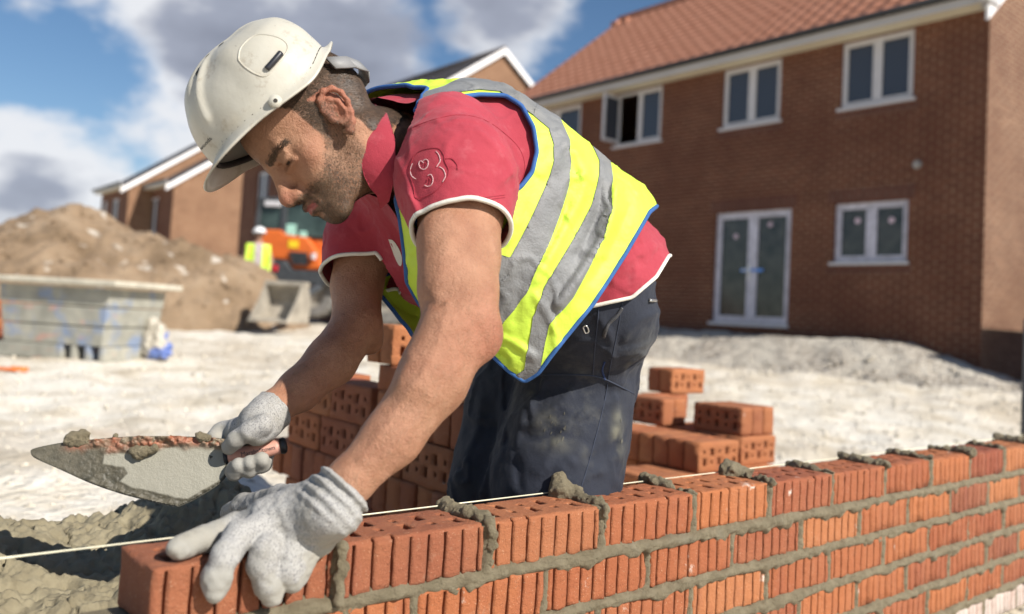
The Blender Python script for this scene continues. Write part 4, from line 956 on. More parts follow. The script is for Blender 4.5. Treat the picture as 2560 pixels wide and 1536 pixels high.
# ---- head
_y, _pt, _rl = rad(32), rad(46), rad(16)
HF = np.array([-math.cos(_y) * math.cos(_pt), -math.sin(_y) * math.cos(_pt), -math.sin(_pt)]); _l = np.array([math.sin(_y), -math.cos(_y), 0]); _z = np.cross(HF, _l)
HL = math.cos(_rl) * _l + math.sin(_rl) * _z; HU = np.cross(HF, HL); HM = np.stack([HF, HL, HU], 1)
HO = W(838, 288, 1.15) - HL * .072
def H2W(q): return np.asarray(q) @ HM.T + HO
def W2H(p): return (p - HO) @ HM
NB = onmid(985, 372)
def head_local(q):
    m = q.copy(); m[:, 1] = np.abs(m[:, 1]); P = np.array
    d = ell(q, (-.003, 0, .045), (.090, .077, .086))
    d = smin(d, ell(q, (.032, 0, .048), (.062, .062, .058)), .03)
    d = smin(d, ell(q, (.034, 0, -.015), (.052, .047, .062)), .025)
    d = smin(d, cone(m, (.002, .046, -.052), (.062, .015, -.083), .014, .017), .026)
    d = smin(d, ell(q, (.030, 0, -.055), (.052, .042, .036)), .02)
    d = smin(d, ell(q, (.069, 0, -.087), (.017, .020, .016)), .016)
    d = smin(d, np.linalg.norm(m - P((.052, .046, -.010)), axis=1) - .015, .022)
    d = smin(d, np.linalg.norm(m - P((.054, .028, -.038)), axis=1) - .020, .022)
    d = smin(d, cone(m, (.0885, .006, .0185), (.0755, .043, .0195), .0080, .0078), .010)
    d = smin(d, ell(q, (.073, 0, -.058), (.022, .025, .026)), .014)
    d = smax(d, -(np.linalg.norm(m - P((.0985, .0325, .0025)), axis=1) - .0165), .010)                       # orbit
    d = smax(d, -cone(m, (.090, .014, .009), (.088, .016, -.004), .003, .003), .012)
    lid = np.linalg.norm(m - P((.0725, .0325, .0035)), axis=1) - .0142
    d = smin(d, lid, .0035)
    d = smin(d, cone(m, (.084, .019, -.0070), (.075, .046, -.0055), .0030, .0026), .006)                      # lower lid
    d = smin(d, cone(m, (.0870, .018, .0105), (.0760, .045, .0100), .0030, .0028), .004)                    # fold of the upper lid
    d = smax(d, -cone(m, (.0890, .0205, -.0035), (.0805, .0450, -.0030), .0021, .0018), .0015)                 # lid line
    d = smin(d, cone(q, (.083, 0, .019), (.1045, 0, -.028), .0092, .0100), .013)                              # nose
    d = smin(d, np.linalg.norm(q - P((.1060, 0, -.0340)), axis=1) - .0108, .009)
    d = smin(d, cone(m, (.0960, .0105, -.0380), (.0920, .0130, -.0375), .0074, .0066), .0085)
    d = smax(d, -cone(m, (.1010, .0058, -.0475), (.0960, .0070, -.041), .0030, .0024), .002)
    d = smax(d, -cone(m, (.090, .0205, -.034), (.081, .029, -.051), .0012, .0010), .009)                     # fold beside the mouth
    d = smin(d, chain(m, [P((.0965, 0, -.0575)), P((.0940, .010, -.0585)), P((.0850, .0225, -.0635))], [.0048, .0044, .0022], .003), .005)
    d = smin(d, chain(m, [P((.0930, 0, -.0690)), P((.0910, .010, -.0680)), P((.0845, .0215, -.0645))], [.0062, .0052, .0024], .003), .005)
    d = smax(d, -chain(m, [P((.1020, 0, -.0632)), P((.0970, .012, -.0632)), P((.0865, .0245, -.0642))], [.0014, .0013, .0010], .001), .0025)
    d = smax(d, -(np.linalg.norm(q - P((.0995, 0, -.0800)), axis=1) - .010), .012)
    # ear
    hx = [(.010, .072, .000), (.010, .0755, .014), (.005, .080, .026), (-.006, .0845, .0315), (-.017, .087, .027), (-.0225, .0875, .015), (-.021, .086, .001), (-.0155, .083, -.012), (-.008, .079, -.022), (.001, .0745, -.028), (.006, .071, -.024)]
    e = chain(m, [P(a) for a in hx], [.0028, .0030, .0034, .0036, .0036, .0034, .0032, .0032, .0044, .0056, .0030], .004)
    e = smin(e, ell(m, (-.006, .0765, .004), (.0165, .0050, .0270)), .004)
    e = smin(e, chain(m, [P((-.004, .081, .021)), P((-.0125, .083, .010)), P((-.011, .082, -.006)), P((-.004, .078, -.016))], [.0026, .0030, .0030, .0026], .003), .003)
    e = smax(e, -ell(m, (.0005, .0835, -.002), (.0080, .0080, .0105)), .004)
    e = smax(e, -chain(m, [P((-.001, .0875, .0255)), P((-.0155, .0895, .020)), P((-.0175, .088, .004))], [.0018, .0020, .0018], .003), .002)
    e = smin(e, np.linalg.norm(m - P((.0085, .0745, -.004)), axis=1) - .0048, .004)
    d = smin(d, e, .005)
    return d
def neck(p):
    h = H2W(np.array([[-.022, 0, -.035], [-.022, .046, -.028], [.02, .012, -.07]])); d = cone(p, h[0], NB, .0560, .060)
    d = smin(d, cone(p, h[1], W(958, 430, 1.33), .015, .008), .025); d = smin(d, cone(p, h[2], W(965, 450, 1.38), .022, .018), .03); return d
def head_w(p): return smin(head_local(W2H(p)), neck(p), .016)
m_dummy = None
t = NT('tanned skin'); at = lambda n: (lambda x: (setattr(x, 'attribute_name', n), x.outputs['Fac'])[1])(t.n('ShaderNodeAttribute'))
f = t.noise(30, 5, .6); col = t.ramp(f, [(.25, (.285, .132, .070)), (.5, (.37, .19, .108)), (.75, (.44, .24, .148))])
col = t.mix(t.ramp(t.noise(7, 3), [(.45, 0.), (.75, .5)]), col, (.33, .135, .08))
col = t.mix(at('red'), col, (.36, .105, .065)); col = t.mix(at('lip'), col, (.33, .085, .075)); col = t.mix(at('stub'), col, (.125, .076, .047))
col = t.mix(t.ramp(t.noise(55, 5, .7), [(.50, 0.), (.75, .45)]), col, (.22, .095, .052))
col = t.mix(t.ramp(t.noise(150, 2), [(.72, 0.), (.77, .6)]), col, (.18, .075, .045))
t.base(col, t.ramp(f, [(.3, .40), (.7, .66)]), Subsurface_Weight=.05, Subsurface_Scale=.012, Specular_IOR_Level=.45); t.b.inputs['Subsurface Radius'].default_value = (1, .35, .2)
wr = t.noise(420, 4, .7); t.bump(t.math('ADD', wr, t.math('MULTIPLY', t.noise(95, 4, .65), 1.4)), .0018); m_skin = t.m
m_hair = simple('short brown hair', (.080, .050, .031), .55, 60, .5); m_beard = simple('light brown stubble', (.115, .072, .042), .6, 60, .5)
PER = empty('person', 'bricklayer in white hard hat and yellow vest over red polo, bending over the wall', 'person', (float(AX[4][0]), float(AX[4][1]), 0.))
hb_lo = HO - .19; hb_hi = HO + .19
Vh, Fh = surface(lambda p: head_w(p), hb_lo, hb_hi, .0017); Vh, Fh = components(Vh, Fh, 500)
q = W2H(Vh); keep = ((Vh - (NB + (HO - NB) * .18)) @ nrm(HO - NB) > 0) & ~((q[:, 2] > .085)); Fh = Fh[keep[Fh].all(1)]; Vh, Fh = components(Vh, Fh, 100)
LEG1 = [W(1462, 815, 1.60), W(1432, 985, 1.52), W(1388, 1230, 1.47), W(1400, 1330, 1.47), W(1470, 1800, 1.66)]; LEG2 = [W(1420, 800, 1.76), W(1310, 1010, 1.70), W(1250, 1215, 1.62), W(1260, 1300, 1.62), W(1330, 1740, 1.78)]
for L_ in (LEG1, LEG2): L_[4][2] = .10
def body_rest(p):
    d = torso(p, -.026); d = smin(d, neck(p), .012); d = smin(d, arms(p), .03)
    d = smin(d, chain(p, LEG1, [.08, .075, .06, .052, .038], .03), .04); d = smin(d, chain(p, LEG2, [.08, .075, .06, .052, .038], .03), .04)
    return d
allp = np.array(NAp + FAp + AX + LEG1 + LEG2); lo_ = allp.min(0) - .2; hi_ = allp.max(0) + .2
Vb, Fb = surface(body_rest, lo_, hi_, .0036)
kb = ~((np.linalg.norm(Vb - HO, axis=1) < .20) & ((Vb - (NB + (HO - NB) * .22)) @ nrm(HO - NB) > 0)); Fb = Fb[kb[Fb].all(1)]; Vb, Fb = components(Vb, Fb, 500)
V = np.concatenate([Vh, Vb]); F = np.concatenate([Fh, Fb + len(Vh)])
body = obj('body', V, F, m_skin, PER, True, world=True)
q = W2H(V); isH = np.zeros(len(V), bool); isH[:len(Vh)] = True; x, ay, z = q[:, 0], np.abs(q[:, 1]), q[:, 2]
sst = lambda a, b, v: (lambda k: k * k * (3 - 2 * k))(np.clip((v - a) / (b - a), 0, 1))
nz = vnoise(q / .006) * .004
# stubble: jaw, chin, moustache
up = np.interp(x, [-.01, .022, .035, .06, .078, .11], [.03, .02, -.022, -.044, -.046, -.046]) + nz
beard = sst(.010, -.008, z - up) * sst(-.012, .004, x + 0 * z + nz * 1.0) * (1 - sst(.0, 1, np.exp(-((z + .0635) / .0045) ** 2) * (ay < .020) * (x > .082) * 1.3))
beard *= 1 - .8 * ((x > .084) & (z > -.082) & (z < -.071) & (ay < .012))
beard *= sst(-.145, -.118, z); beard = np.where(isH, beard, 0)
hl = np.interp(x, [-.1, -.045, -.026, -.018, .010, .022, .030, .040, .058, .1], [-.052, -.056, -.045, .022, .030, -.012, -.006, .040, .068, .080]) + nz
hair = np.where(isH, sst(-.004, .006, z - hl), 0) * np.where((ay > .0765) & (x > -.032) & (x < .018) & (z < .038) & (z > -.04), 0., 1.)
lip = np.where(isH, np.exp(-((z + .0635) / .0062) ** 4) * (ay < .0215) * (x > .081), 0)
red = np.where(isH, np.exp(-(((x - .112) / .02) ** 2 + ((z + .033) / .016) ** 2)) * .4 + (ay > .076) * .55 * (z > -.04) + .25 * np.exp(-(((x - .06) / .02) ** 2 + ((z + .015) / .015) ** 2)), .10 + .45 * np.exp(-(np.linalg.norm(V - W(1205, 845, 1.05), axis=1) / .04) ** 2))
me = body.data
for nm, a in (('stub', np.maximum(beard * .42, hair * .85)), ('lip', lip), ('red', red)):
    A_ = me.attributes.new(nm, 'FLOAT', 'POINT'); A_.data.foreach_set('value', a.astype(np.float32))
# strands
def strands(name, wt, count, length, width, flow, mat, parent, lift=.5, seed=1, Vh=Vh, Fh=Fh):
    r = np.random.default_rng(seed); T = tri(Fh); N = normals(Vh, Fh)
    a = np.linalg.norm(np.cross(Vh[T[:, 1]] - Vh[T[:, 0]], Vh[T[:, 2]] - Vh[T[:, 0]]), axis=1) * wt[T].mean(1); a = np.where(wt[T].min(1) > .02, a, 0); i = r.choice(len(T), count, p=a / a.sum())
    b = r.dirichlet((1, 1, 1), count); P = (Vh[T[i]] * b[:, :, None]).sum(1); n = (N[T[i]] * b[:, :, None]).sum(1); n /= np.linalg.norm(n, axis=1, keepdims=True)
    fl = flow(W2H(P)) @ HM.T; fl = fl - (fl * n).sum(1, keepdims=True) * n; fl /= np.linalg.norm(fl, axis=1, keepdims=True) + 1e-9
    jit = r.normal(0, .35, (count, 3)); jit -= (jit * n).sum(1, keepdims=True) * n; dr = fl + jit; dr /= np.linalg.norm(dr, axis=1, keepdims=True)
    sd = np.cross(n, dr); L_ = (length * r.uniform(.6, 1.2, count))[:, None]; w_ = width * r.uniform(.7, 1.3, count)[:, None]
    d1 = dr * (1 - lift) + n * lift; mid = P + d1 * L_ * .55; tip = mid + (dr * (1 - lift * .3) + n * lift * .3) * L_ * .5
    V = np.stack([P - sd * w_ - n * .0008, P + sd * w_ - n * .0008, mid + sd * w_ * .8, mid - sd * w_ * .8, tip], 1).reshape(-1, 3)
    k = np.arange(count)[:, None] * 5; F = np.concatenate([k + [0, 1, 2], k + [0, 2, 3], k + [3, 2, 4]])
    return obj(name, V, F, mat, parent, False, world=True)
wh = hair[:len(Vh)]; wb = beard[:len(Vh)]
flow_h = lambda q: np.stack([-.75 + 0 * q[:, 0], 0 * q[:, 0], -.55 - 3 * np.clip(.02 - q[:, 2], 0, .1)], 1)
flow_b = lambda q: np.stack([.25 + 0 * q[:, 0], 0 * q[:, 0], -1 + 0 * q[:, 0]], 1)
strands('hair', wh, 30000, .0085, .00028, flow_h, m_hair, PER, .32, 2)
strands('beard', wb * (.25 + .75 * sst(.03, .085, q[:len(Vh), 0])), 20000, .0044, .00022, flow_b, m_beard, PER, .45, 3)
eb = np.exp(-(((z - (.0165 + .12 * np.maximum(0, ay - .014) - .30 * np.maximum(0, ay - .036))) / .0029) ** 2)) * (ay > .009) * (ay < .053) * (x > .055); eb = np.where(isH, eb, 0)[:len(Vh)]
fe = lambda q: np.stack([-.5 + 0 * q[:, 0], np.sign(q[:, 1]), .15 + 0 * q[:, 0]], 1)
strands('eyebrow', eb, 1300, .0085, .00026, fe, m_hair, PER, .2, 4)
wa = np.minimum(np.abs(chain(Vb, NAp[4:8], NAr[4:8], .01)), np.abs(chain(Vb, FAp[3:7], FAr[3:7], .01))); wa = (wa < .008) * 1.
fa_ = lambda q: np.tile(W2H((HO + nrm(NAp[7] - NAp[4]) + np.array([0, 0, -.5]))[None])[0], (len(q), 1))
strands('arm_hair', wa, 3500, .011, .00012, fa_, simple('fair arm hair', (.26, .16, .085), .6), PER, .25, 9, Vb, Fb)
# eyes and lashes
for s in (1, -1):
    c = H2W(np.array([[.0725, .0325 * s, .0035]]))[0]; b = MB(); n = 16; vs_ = [c + .0131 * np.array([math.sin(math.pi * i / 10) * math.cos(2 * math.pi * k / n), math.sin(math.pi * i / 10) * math.sin(2 * math.pi * k / n), math.cos(math.pi * i / 10)]) for i in range(11) for k in range(n)]
    b.add(vs_, [(i * n + k, i * n + (k + 1) % n, (i + 1) * n + (k + 1) % n, (i + 1) * n + k) for i in range(10) for k in range(n)]); e_ = b.build('eye', MAT.get('eye dark') or simple('eye dark', (.05, .03, .02), .15), PER, True, world=True)
    b = MB(); r = np.random.default_rng(5)
    for k in range(110):
        u_ = k / 109; p0 = np.array([.0885 - .0085 * u_, (.0205 + .0245 * u_) * s, -.0036 + .0012 * math.sin(u_ * 3.1)]); d = nrm([.9, .35 * s * (u_ - .2), -.75]); L_ = r.uniform(.005, .0085); sd = np.array([0, .00045, 0])
        a = H2W(np.array([p0 - sd, p0 + sd, p0 + d * L_ + [0, 0, .0012]])); b.add(a, [(0, 1, 2)])
    b.build('eyelashes', m_hair, PER, world=True)

# ------------------------------------------------------------------ hard hat
HC = np.array([.015, 0, .060])
def hat_pt(az, el, off=0.):
    'shell point: azimuth round the head (0 = front), el from 0 (rim) to 1 (crown)'
    a = el * math.pi / 2; cx, sx = np.cos(az), np.sin(az)
    rx = np.where(cx > 0, .128, .092); ry = .109; rz = .117
    ca = np.cos(a) ** .80; sa = np.sin(a) ** .84
    x = rx * cx * ca; y = ry * sx * ca; z = rz * sa
    k = 1. + 0 * x
    ay_ = np.abs(y)
    rib = np.exp(-((ay_ - (.030 + .018 * ca)) / .0042) ** 2) * sst(.02, .06, x + .0) * sst(.12, .2, el) * .0042       # raised rib at each side of the front
    scoop = -.0085 * np.exp(-(((x - .088) / .044) ** 4 + ((ay_ - .074) / .036) ** 4 + ((z - .070) / .052) ** 4))            # hollow beside it
    crest = .004 * sst(.034, .024, ay_) * sst(.35, .6, el)
    side = .0022 * (np.exp(-(((x + .030) / .048) ** 6 + ((z - .058) / .030) ** 6)) * (ay_ > .045))
    r = rib + scoop + crest + side + off; n = np.stack([x / rx ** 2, y / ry ** 2, z / rz ** 2], -1); n /= np.linalg.norm(n, axis=-1, keepdims=True)
    P = np.stack([x, y, z], -1) + n * np.asarray(r)[..., None]
    lift = (.012 * sst(0, 1, np.cos(az)) + .030 * sst(0, 1., -np.cos(az)) - .004) * (1 - el)                                     # front hangs lower than the nape
    P[..., 2] += lift
    return P + HC
na, ne = 180, 70; az, el = np.meshgrid(np.linspace(0, 2 * math.pi, na, endpoint=False), np.linspace(0, 1, ne) ** .9, indexing='ij')
G_ = hat_pt(az, el); cx = np.cos(az[:, 0]); 
flare = .006 + .027 * sst(.55, 1., cx) + .012 * sst(.75, 1., -cx); drop = .012 + .004 * sst(.5, 1., cx) - .016 * sst(.75, 1., -cx)
rim = G_[:, 0]; outd = np.stack([np.cos(az[:, 0]), np.sin(az[:, 0]) * .8, 0 * cx], 1); outd /= np.linalg.norm(outd, axis=1, keepdims=True)
rows = []
for tt_ in (1., .75, .5, .25): rows.append(rim + outd * (flare * tt_ ** 1.3)[:, None] - np.array([0, 0, 1]) * (drop * tt_)[:, None])
G_ = np.concatenate([np.stack(rows, 1), G_], 1); n, m = G_.shape[:2]; i, j = np.meshgrid(np.arange(n), np.arange(m - 1), indexing='ij'); i2 = (i + 1) % n
F = np.stack([i * m + j, i2 * m + j, i2 * m + j + 1, i * m + j + 1], -1).reshape(-1, 4)
t = NT('scuffed white helmet'); v = t.coord(); col = t.mix(t.ramp(t.noise(11, 5, .6), [(.4, 0.), (.7, .45)]), (.49, .465, .395), (.43, .395, .31))
col = t.mix(t.ramp(t.noise(26, 6, .75), [(.58, 0.), (.66, .6)]), col, (.33, .28, .21)); col = t.mix(t.ramp(t.noise(60, 3, .5), [(.71, 0.), (.74, .9)]), col, (.10, .09, .09))
col = t.mix(t.ramp(t.noise(9, 5, .6), [(.58, 0.), (.72, .35)]), col, (.40, .33, .23)); t.base(col, t.ramp(t.noise(22, 4), [(.3, .28), (.7, .5)]), Specular_IOR_Level=.5)
t.bump(t.noise(70, 3), .0006); m_hat = t.m
Vg = H2W(G_.reshape(-1, 3)); hat = obj('hard_hat', Vg, F, m_hat, PER, True, world=True); hat['label'] = 'scuffed white hard hat'
s_ = hat.modifiers.new('solid', 'SOLIDIFY'); s_.thickness = .0028; s_.offset = -1
hat_tree = bvh(Vg, F)
def hat_uv(az, el, off): return H2W(hat_pt(np.array([az]), np.array([el]), off))[0]
b = MB(); b.tube([hat_uv(a, .0, -.004) for a in np.linspace(-.0, 2 * math.pi, 60)], .0045, 6); b.build('head_band', simple('black sweat band', (.02, .018, .016), .8), hat, True, world=True)
sl = on_surface(hat_tree, [(667, 174), (686, 153), (702, 134)], .001, 4)
MB().tube(sl, .0042, 8).build('side_slot', simple('dark slot', (.02, .02, .025), .4), hat, True, world=True)
rimc = on_surface(hat_tree, [(596, 150), (603, 118), (640, 88), (690, 92), (717, 110), (716, 132), (690, 165), (665, 190), (640, 186), (612, 168), (596, 150)], -.0002, 6)
MB().tube(rimc, .0013, 6).build('panel_line', m_hat, hat, True, world=True)
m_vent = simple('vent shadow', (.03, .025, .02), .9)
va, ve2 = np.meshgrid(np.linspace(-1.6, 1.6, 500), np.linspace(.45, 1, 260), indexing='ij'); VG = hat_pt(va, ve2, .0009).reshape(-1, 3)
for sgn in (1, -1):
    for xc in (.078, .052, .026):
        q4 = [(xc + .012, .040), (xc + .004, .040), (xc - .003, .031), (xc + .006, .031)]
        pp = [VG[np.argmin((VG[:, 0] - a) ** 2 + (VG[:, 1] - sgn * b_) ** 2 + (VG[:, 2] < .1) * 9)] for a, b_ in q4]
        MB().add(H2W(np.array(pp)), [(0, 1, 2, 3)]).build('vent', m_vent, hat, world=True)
# strap lug and cradle at the back
lg = ray(hat_tree, 690, 256, .002)
if lg is not None:
    b = MB(); b.tube([lg - HL * .004, lg + HL * .002], .0085, 14); b.build('strap_lug', m_hat, hat, True, world=True); b = MB(); b.tube([lg + HL * .0015, lg + HL * .0028], .0028, 10); b.build('rivet', m_vent, hat, world=True)
b = MB(); st = [H2W(np.array([[x_, y_, z_]]))[0] for x_, y_, z_ in ((-.045, .082, .055), (-.075, .068, .042), (-.098, .040, .032), (-.106, .0, .028), (-.098, -.04, .032))]
wd = HU * .010
for a, c in zip(st, st[1:]): b.add([a - wd, c - wd, c + wd, a + wd], [(0, 1, 2, 3)])
o = b.build('nape_strap', simple('grey nape strap', (.27, .265, .26), .6), hat, True, world=True); s_ = o.modifiers.new('solid', 'SOLIDIFY'); s_.thickness = .003
def text_mesh(body_, size):
    cu = bpy.data.curves.new('lettering', 'FONT'); cu.body = body_; cu.size = size; cu.resolution_u = 2; to = bpy.data.objects.new('lettering', cu); COL.objects.link(to)
    dg = bpy.context.evaluated_depsgraph_get(); dg.update(); me = bpy.data.meshes.new_from_object(to.evaluated_get(dg)); bpy.data.objects.remove(to)
    V = np.array([v.co[:] for v in me.vertices]); F = [tuple(p.vertices) for p in me.polygons]; return V, F
m_ink = simple('black lettering', (.03, .03, .03), .6)
def lettering(txt, size, tree, pa, pb, off, parent, name='lettering'):
    'words laid on a surface from pixel pa to pixel pb'
    V, F = text_mesh(txt, 1.); x0, x1 = V[:, 0].min(), V[:, 0].max(); pa = np.array(pa, float); pb = np.array(pb, float); d = pb - pa; L_ = np.linalg.norm(d); ux = d / L_; uy = np.array([ux[1], -ux[0]]); k = L_ / (x1 - x0)
    P = [pa + ux * (a[0] - x0) * k + uy * a[1] * k * size for a in V]; Q = [ray(tree, p[0], p[1], off) for p in P]
    ok = [f for f in F if all(Q[i_] is not None for i_ in f)]; Q = [q_ if q_ is not None else np.zeros(3) for q_ in Q]
    if ok: obj(name, Q, ok, m_ink, parent, False, world=True)
lettering('woods', 1., hat_tree, (503, 378), (531, 348), .0006, hat)

# ------------------------------------------------------------------ clothes
def PX(p): return proj(mirror(p))
def foldf(p, curves, near=True):
    u, v = PX(p); r = 0
    for pts, A, w_ in curves:
        c = bez(pts, 3); d = np.full(len(u), 1e9)
        for a, b_ in zip(c, c[1:]):
            e = b_ - a; t_ = np.clip(((u - a[0]) * e[0] + (v - a[1]) * e[1]) / (e @ e), 0, 1); d = np.minimum(d, np.hypot(u - a[0] - t_ * e[0], v - a[1] - t_ * e[1]))
        r = r + A * np.exp(-(d / w_) ** 2)
    return r
def cloth(name, c1_, c2_, rough, weave=1400, bump=.0006, dirt=None, dcol=(.3, .27, .2), sheen=0.):
    t = NT(name); f = t.noise(9, 5, .6); col = t.ramp(f, [(.3, c1_), (.7, c2_)])
    if dirt: col = t.mix(t.ramp(t.noise(dirt[0], 6, .7), [(dirt[1], 0.), (dirt[2], dirt[3])]), col, dcol)
    t.base(col, rough); t.b.inputs['Sheen Weight'].default_value = sheen
    n_ = t.bump(t.noise(22, 4, .55), .004); t.bump(t.noise(weave, 2, .5), bump, .6, n_); return t.m
m_polo = cloth('washed red polo cotton', (.30, .019, .036), (.38, .034, .055), .85, 900, .0008, (30, .55, .8, .25), (.6, .2, .22), .1)
m_white = cloth('cream trim', (.66, .63, .55), (.72, .7, .62), .8, 900)
m_vest = cloth('fluorescent yellow vest', (.50, .70, .045), (.57, .77, .075), .6, 1100, .0005, (7, .56, .78, .4), (.38, .44, .13))
m_navy = cloth('navy work trousers', (.008, .011, .021), (.015, .019, .033), .85, 700, .0009, (8, .55, .72, .5), (.105, .105, .095), .05)
t_ = m_navy.node_tree; bs_ = t_.nodes['Principled BSDF']; src = bs_.inputs['Base Color'].links[0].from_socket; at_ = t_.nodes.new('ShaderNodeAttribute'); at_.attribute_name = 'dust'; mx_ = t_.nodes.new('ShaderNodeMix'); mx_.data_type = 'RGBA'
t_.links.new(at_.outputs['Fac'], mx_.inputs[0]); t_.links.new(src, mx_.inputs[6]); mx_.inputs[7].default_value = (.13, .125, .095, 1); t_.links.new(mx_.outputs[2], bs_.inputs['Base Color'])
m_pipe = cloth('blue binding', (.02, .08, .26), (.03, .12, .34), .8, 1200, .0008)
t = NT('grey reflective tape'); f = t.noise(13, 6, .65); cr = t.noise(38, 6, .75); col = t.ramp(f, [(.3, (.15, .152, .155)), (.7, (.22, .222, .22))]); col = t.mix(t.ramp(t.noise(5, 5), [(.55, 0.), (.75, .5)]), col, (.27, .25, .20))
t.base(col, .55, Metallic=.05); n_ = t.bump(cr, .0035); t.bump(t.noise(300, 3), .0004, .6, n_); m_tape = t.m
def loops(V, F):
    e = np.concatenate([F[:, [i, (i + 1) % F.shape[1]]] for i in range(F.shape[1])]); k = np.sort(e, 1); u, inv, c = np.unique(k, axis=0, return_inverse=True, return_counts=True); b = e[c[inv.ravel()] == 1]
    nx = {int(a): int(c_) for a, c_ in b}; out = []; seen = set()
    for s in list(nx):
        if s in seen: continue
        L_ = []; a = s
        while a in nx and a not in seen: seen.add(a); L_.append(a); a = nx[a]
        if len(L_) > 12: out.append(V[L_ + ([L_[0]] if a == s else [])])
    return out
def smooth_line(P, it=12):
    P = P.copy(); cl = np.allclose(P[0], P[-1])
    for _ in range(it):
        Q = P.copy(); Q[1:-1] = .5 * P[1:-1] + .25 * (P[:-2] + P[2:])
        if cl: Q[0] = Q[-1] = .5 * P[0] + .25 * (P[1] + P[-2])
        P = Q
    return P
def piping(name, V, F, r, mat, parent, sel=None, step=3, it=10):
    b = MB(); k = 0
    for L_ in loops(V, F):
        if len(L_) < 40: continue
        L_ = smooth_line(L_, it)[::step]
        if sel is not None:
            m_ = sel(L_); idx = np.nonzero(m_)[0]
            if len(idx) < 6: continue
            for run in np.split(idx, np.nonzero(np.diff(idx) > 1)[0] + 1):
                if len(run) > 5: b.tube(list(L_[run]), r, 7); k += 1
        else: b.tube(list(L_), r, 7); k += 1
    return b.build(name, mat, parent, True, world=True) if k else None
# ---- polo shirt
SLn = [W(1118, 368, 1.235), W(1140, 450, 1.185), W(1160, 600, 1.13)]; SLr = [.076, .078, .0635]
SLf = [W(955, 480, 1.50), W(915, 610, 1.455), W(885, 720, 1.42)]; SLfr = [.070, .064, .058]
fold_p = [([(1005, 470), (1040, 520), (1060, 580)], .004, 9), ([(990, 400), (1020, 470), (1035, 560)], .004, 10), ([(1290, 420), (1230, 470), (1160, 500)], .003, 12), ([(1200, 330), (1270, 400), (1290, 470)], .0025, 10),
          ([(1000, 330), (1090, 300), (1200, 305), (1290, 370), (1312, 440)], .0016, 4), ([(1660, 600), (1590, 640), (1530, 700)], .004, 14), ([(1640, 580), (1570, 610)], .003, 9)]
def shirt(p):
    d = torso(p, .007); d = smin(d, cone(p, NB, NB + (HO - NB) * .42, .074, .066), .03); d = smin(d, chain(p, SLn, SLr, .03), .035); d = smin(d, chain(p, SLf, SLfr, .03), .035)
    d = smin(d, ell(mirror(p), onmid(1505, 672), (.112, .112, .112)), .04)
    d = smin(d, chain(mirror(p), [onmid(1410, 640), onmid(1466, 725)], [.152, .160], .04, (FB, 1.28)), .03)
    nf = .0022 * fbm(p, .07, 3) + .0009 * fbm(p, .022, 2) + .0018 * np.maximum(0, 1 - np.abs(fbm(p + 3, .06, 3)) * 5)
    return d - nf - foldf(p, fold_p)
lo_ = np.array(SLn + SLf + AX).min(0) - .22; hi_ = np.array(SLn + SLf + AX).max(0) + .22
Vs, Fs = surface(shirt, lo_, hi_, .0034)
u_, v_ = PX(Vs)
dn = nrm(NAp[3] - NAp[1]); en = W(1158, 566, 1.13); an = (Vs - en) @ dn; tilt = (Vs - en) @ nrm(CR); an = an + .10 * tilt      # end of the near sleeve
an = np.where((np.linalg.norm(np.cross(Vs - en, dn), axis=1) < .085) & (np.linalg.norm(Vs - en, axis=1) < .2), an, -1)
df = nrm(FAp[3] - FAp[1]); ef = W(893, 688, 1.43); af = (Vs - ef) @ df; af = np.where((np.linalg.norm(np.cross(Vs - ef, df), axis=1) < .08) & (np.linalg.norm(Vs - ef, axis=1) < .2), af, -1)
hem = polysd(u_, v_, [(1480, 766), (1520, 757), (1580, 744), (1640, 693), (1672, 640), (1800, 620), (1800, 1100), (1200, 1100), (1250, 800), (1400, 775)])
hem = -hem * .0006
nk = NB + (HO - NB) * .36; ndir = nrm(HO - NB); nkd = np.where(np.linalg.norm(np.cross(Vs - nk, ndir), axis=1) < .13, (Vs - nk) @ ndir, -1)
d_ = np.maximum.reduce([an, af, hem, nkd])
Vc, Fc, *_ = clip(Vs, Fs, d_); Vc, Fc = components(Vc, Fc, 200)
shirt_o = obj('polo_shirt', Vc, Fc, m_polo, PER, True, world=True)
def sel_trim(L_):
    a = (np.abs((L_ - en) @ dn + .10 * ((L_ - en) @ nrm(CR))) < .012) & (np.linalg.norm(L_ - en, axis=1) < .12); b_ = (np.abs((L_ - ef) @ df) < .012) & (np.linalg.norm(L_ - ef, axis=1) < .12)
    uu, vv = PX(L_); c = (uu > 1380) & (vv > 580); return a | b_ | c
for ws in range(3):
    piping('white_trim', Vc, Fc, .0033, m_white, shirt_o, (lambda L_, ws=ws: sel_trim(L_) & (((np.linalg.norm(L_ - en, axis=1) < .12) * 1 + (np.linalg.norm(L_ - ef, axis=1) < .12) * 2) == ws)), 2, 8)
shirt_tree = bvh(Vc, Fc)
# collar round the neck
def colr(p): return cone(p, H2W(np.array([[-.03, 0, -.085]]))[0], NB + (NB - HO) * .05, .0665, .078)
Vk, Fk = surface(colr, NB - .2, NB + .2, .003); uk, vk = proj(Vk); sk = (Vk - MID) @ LAT
pk = polysd(uk, vk, [(911, 255), (930, 256), (968, 290), (986, 350), (988, 430), (972, 500), (950, 520), (943, 486), (928, 470), (913, 440), (904, 400), (902, 360), (905, 300)]) * .0006
Vr = reflect(Vk) if False else Vk - 2 * ((Vk - MID) @ LAT)[:, None] * LAT; ur, vr = proj(Vr); pk2 = polysd(ur, vr, [(911, 255), (930, 256), (968, 290), (986, 350), (988, 430), (972, 500), (950, 520), (943, 486), (928, 470), (913, 440), (904, 400), (902, 360), (905, 300)]) * .0006
dcam = (Vk - CAM); Nk = normals(Vk, Fk); facing = (Nk * dcam).sum(1) < .02
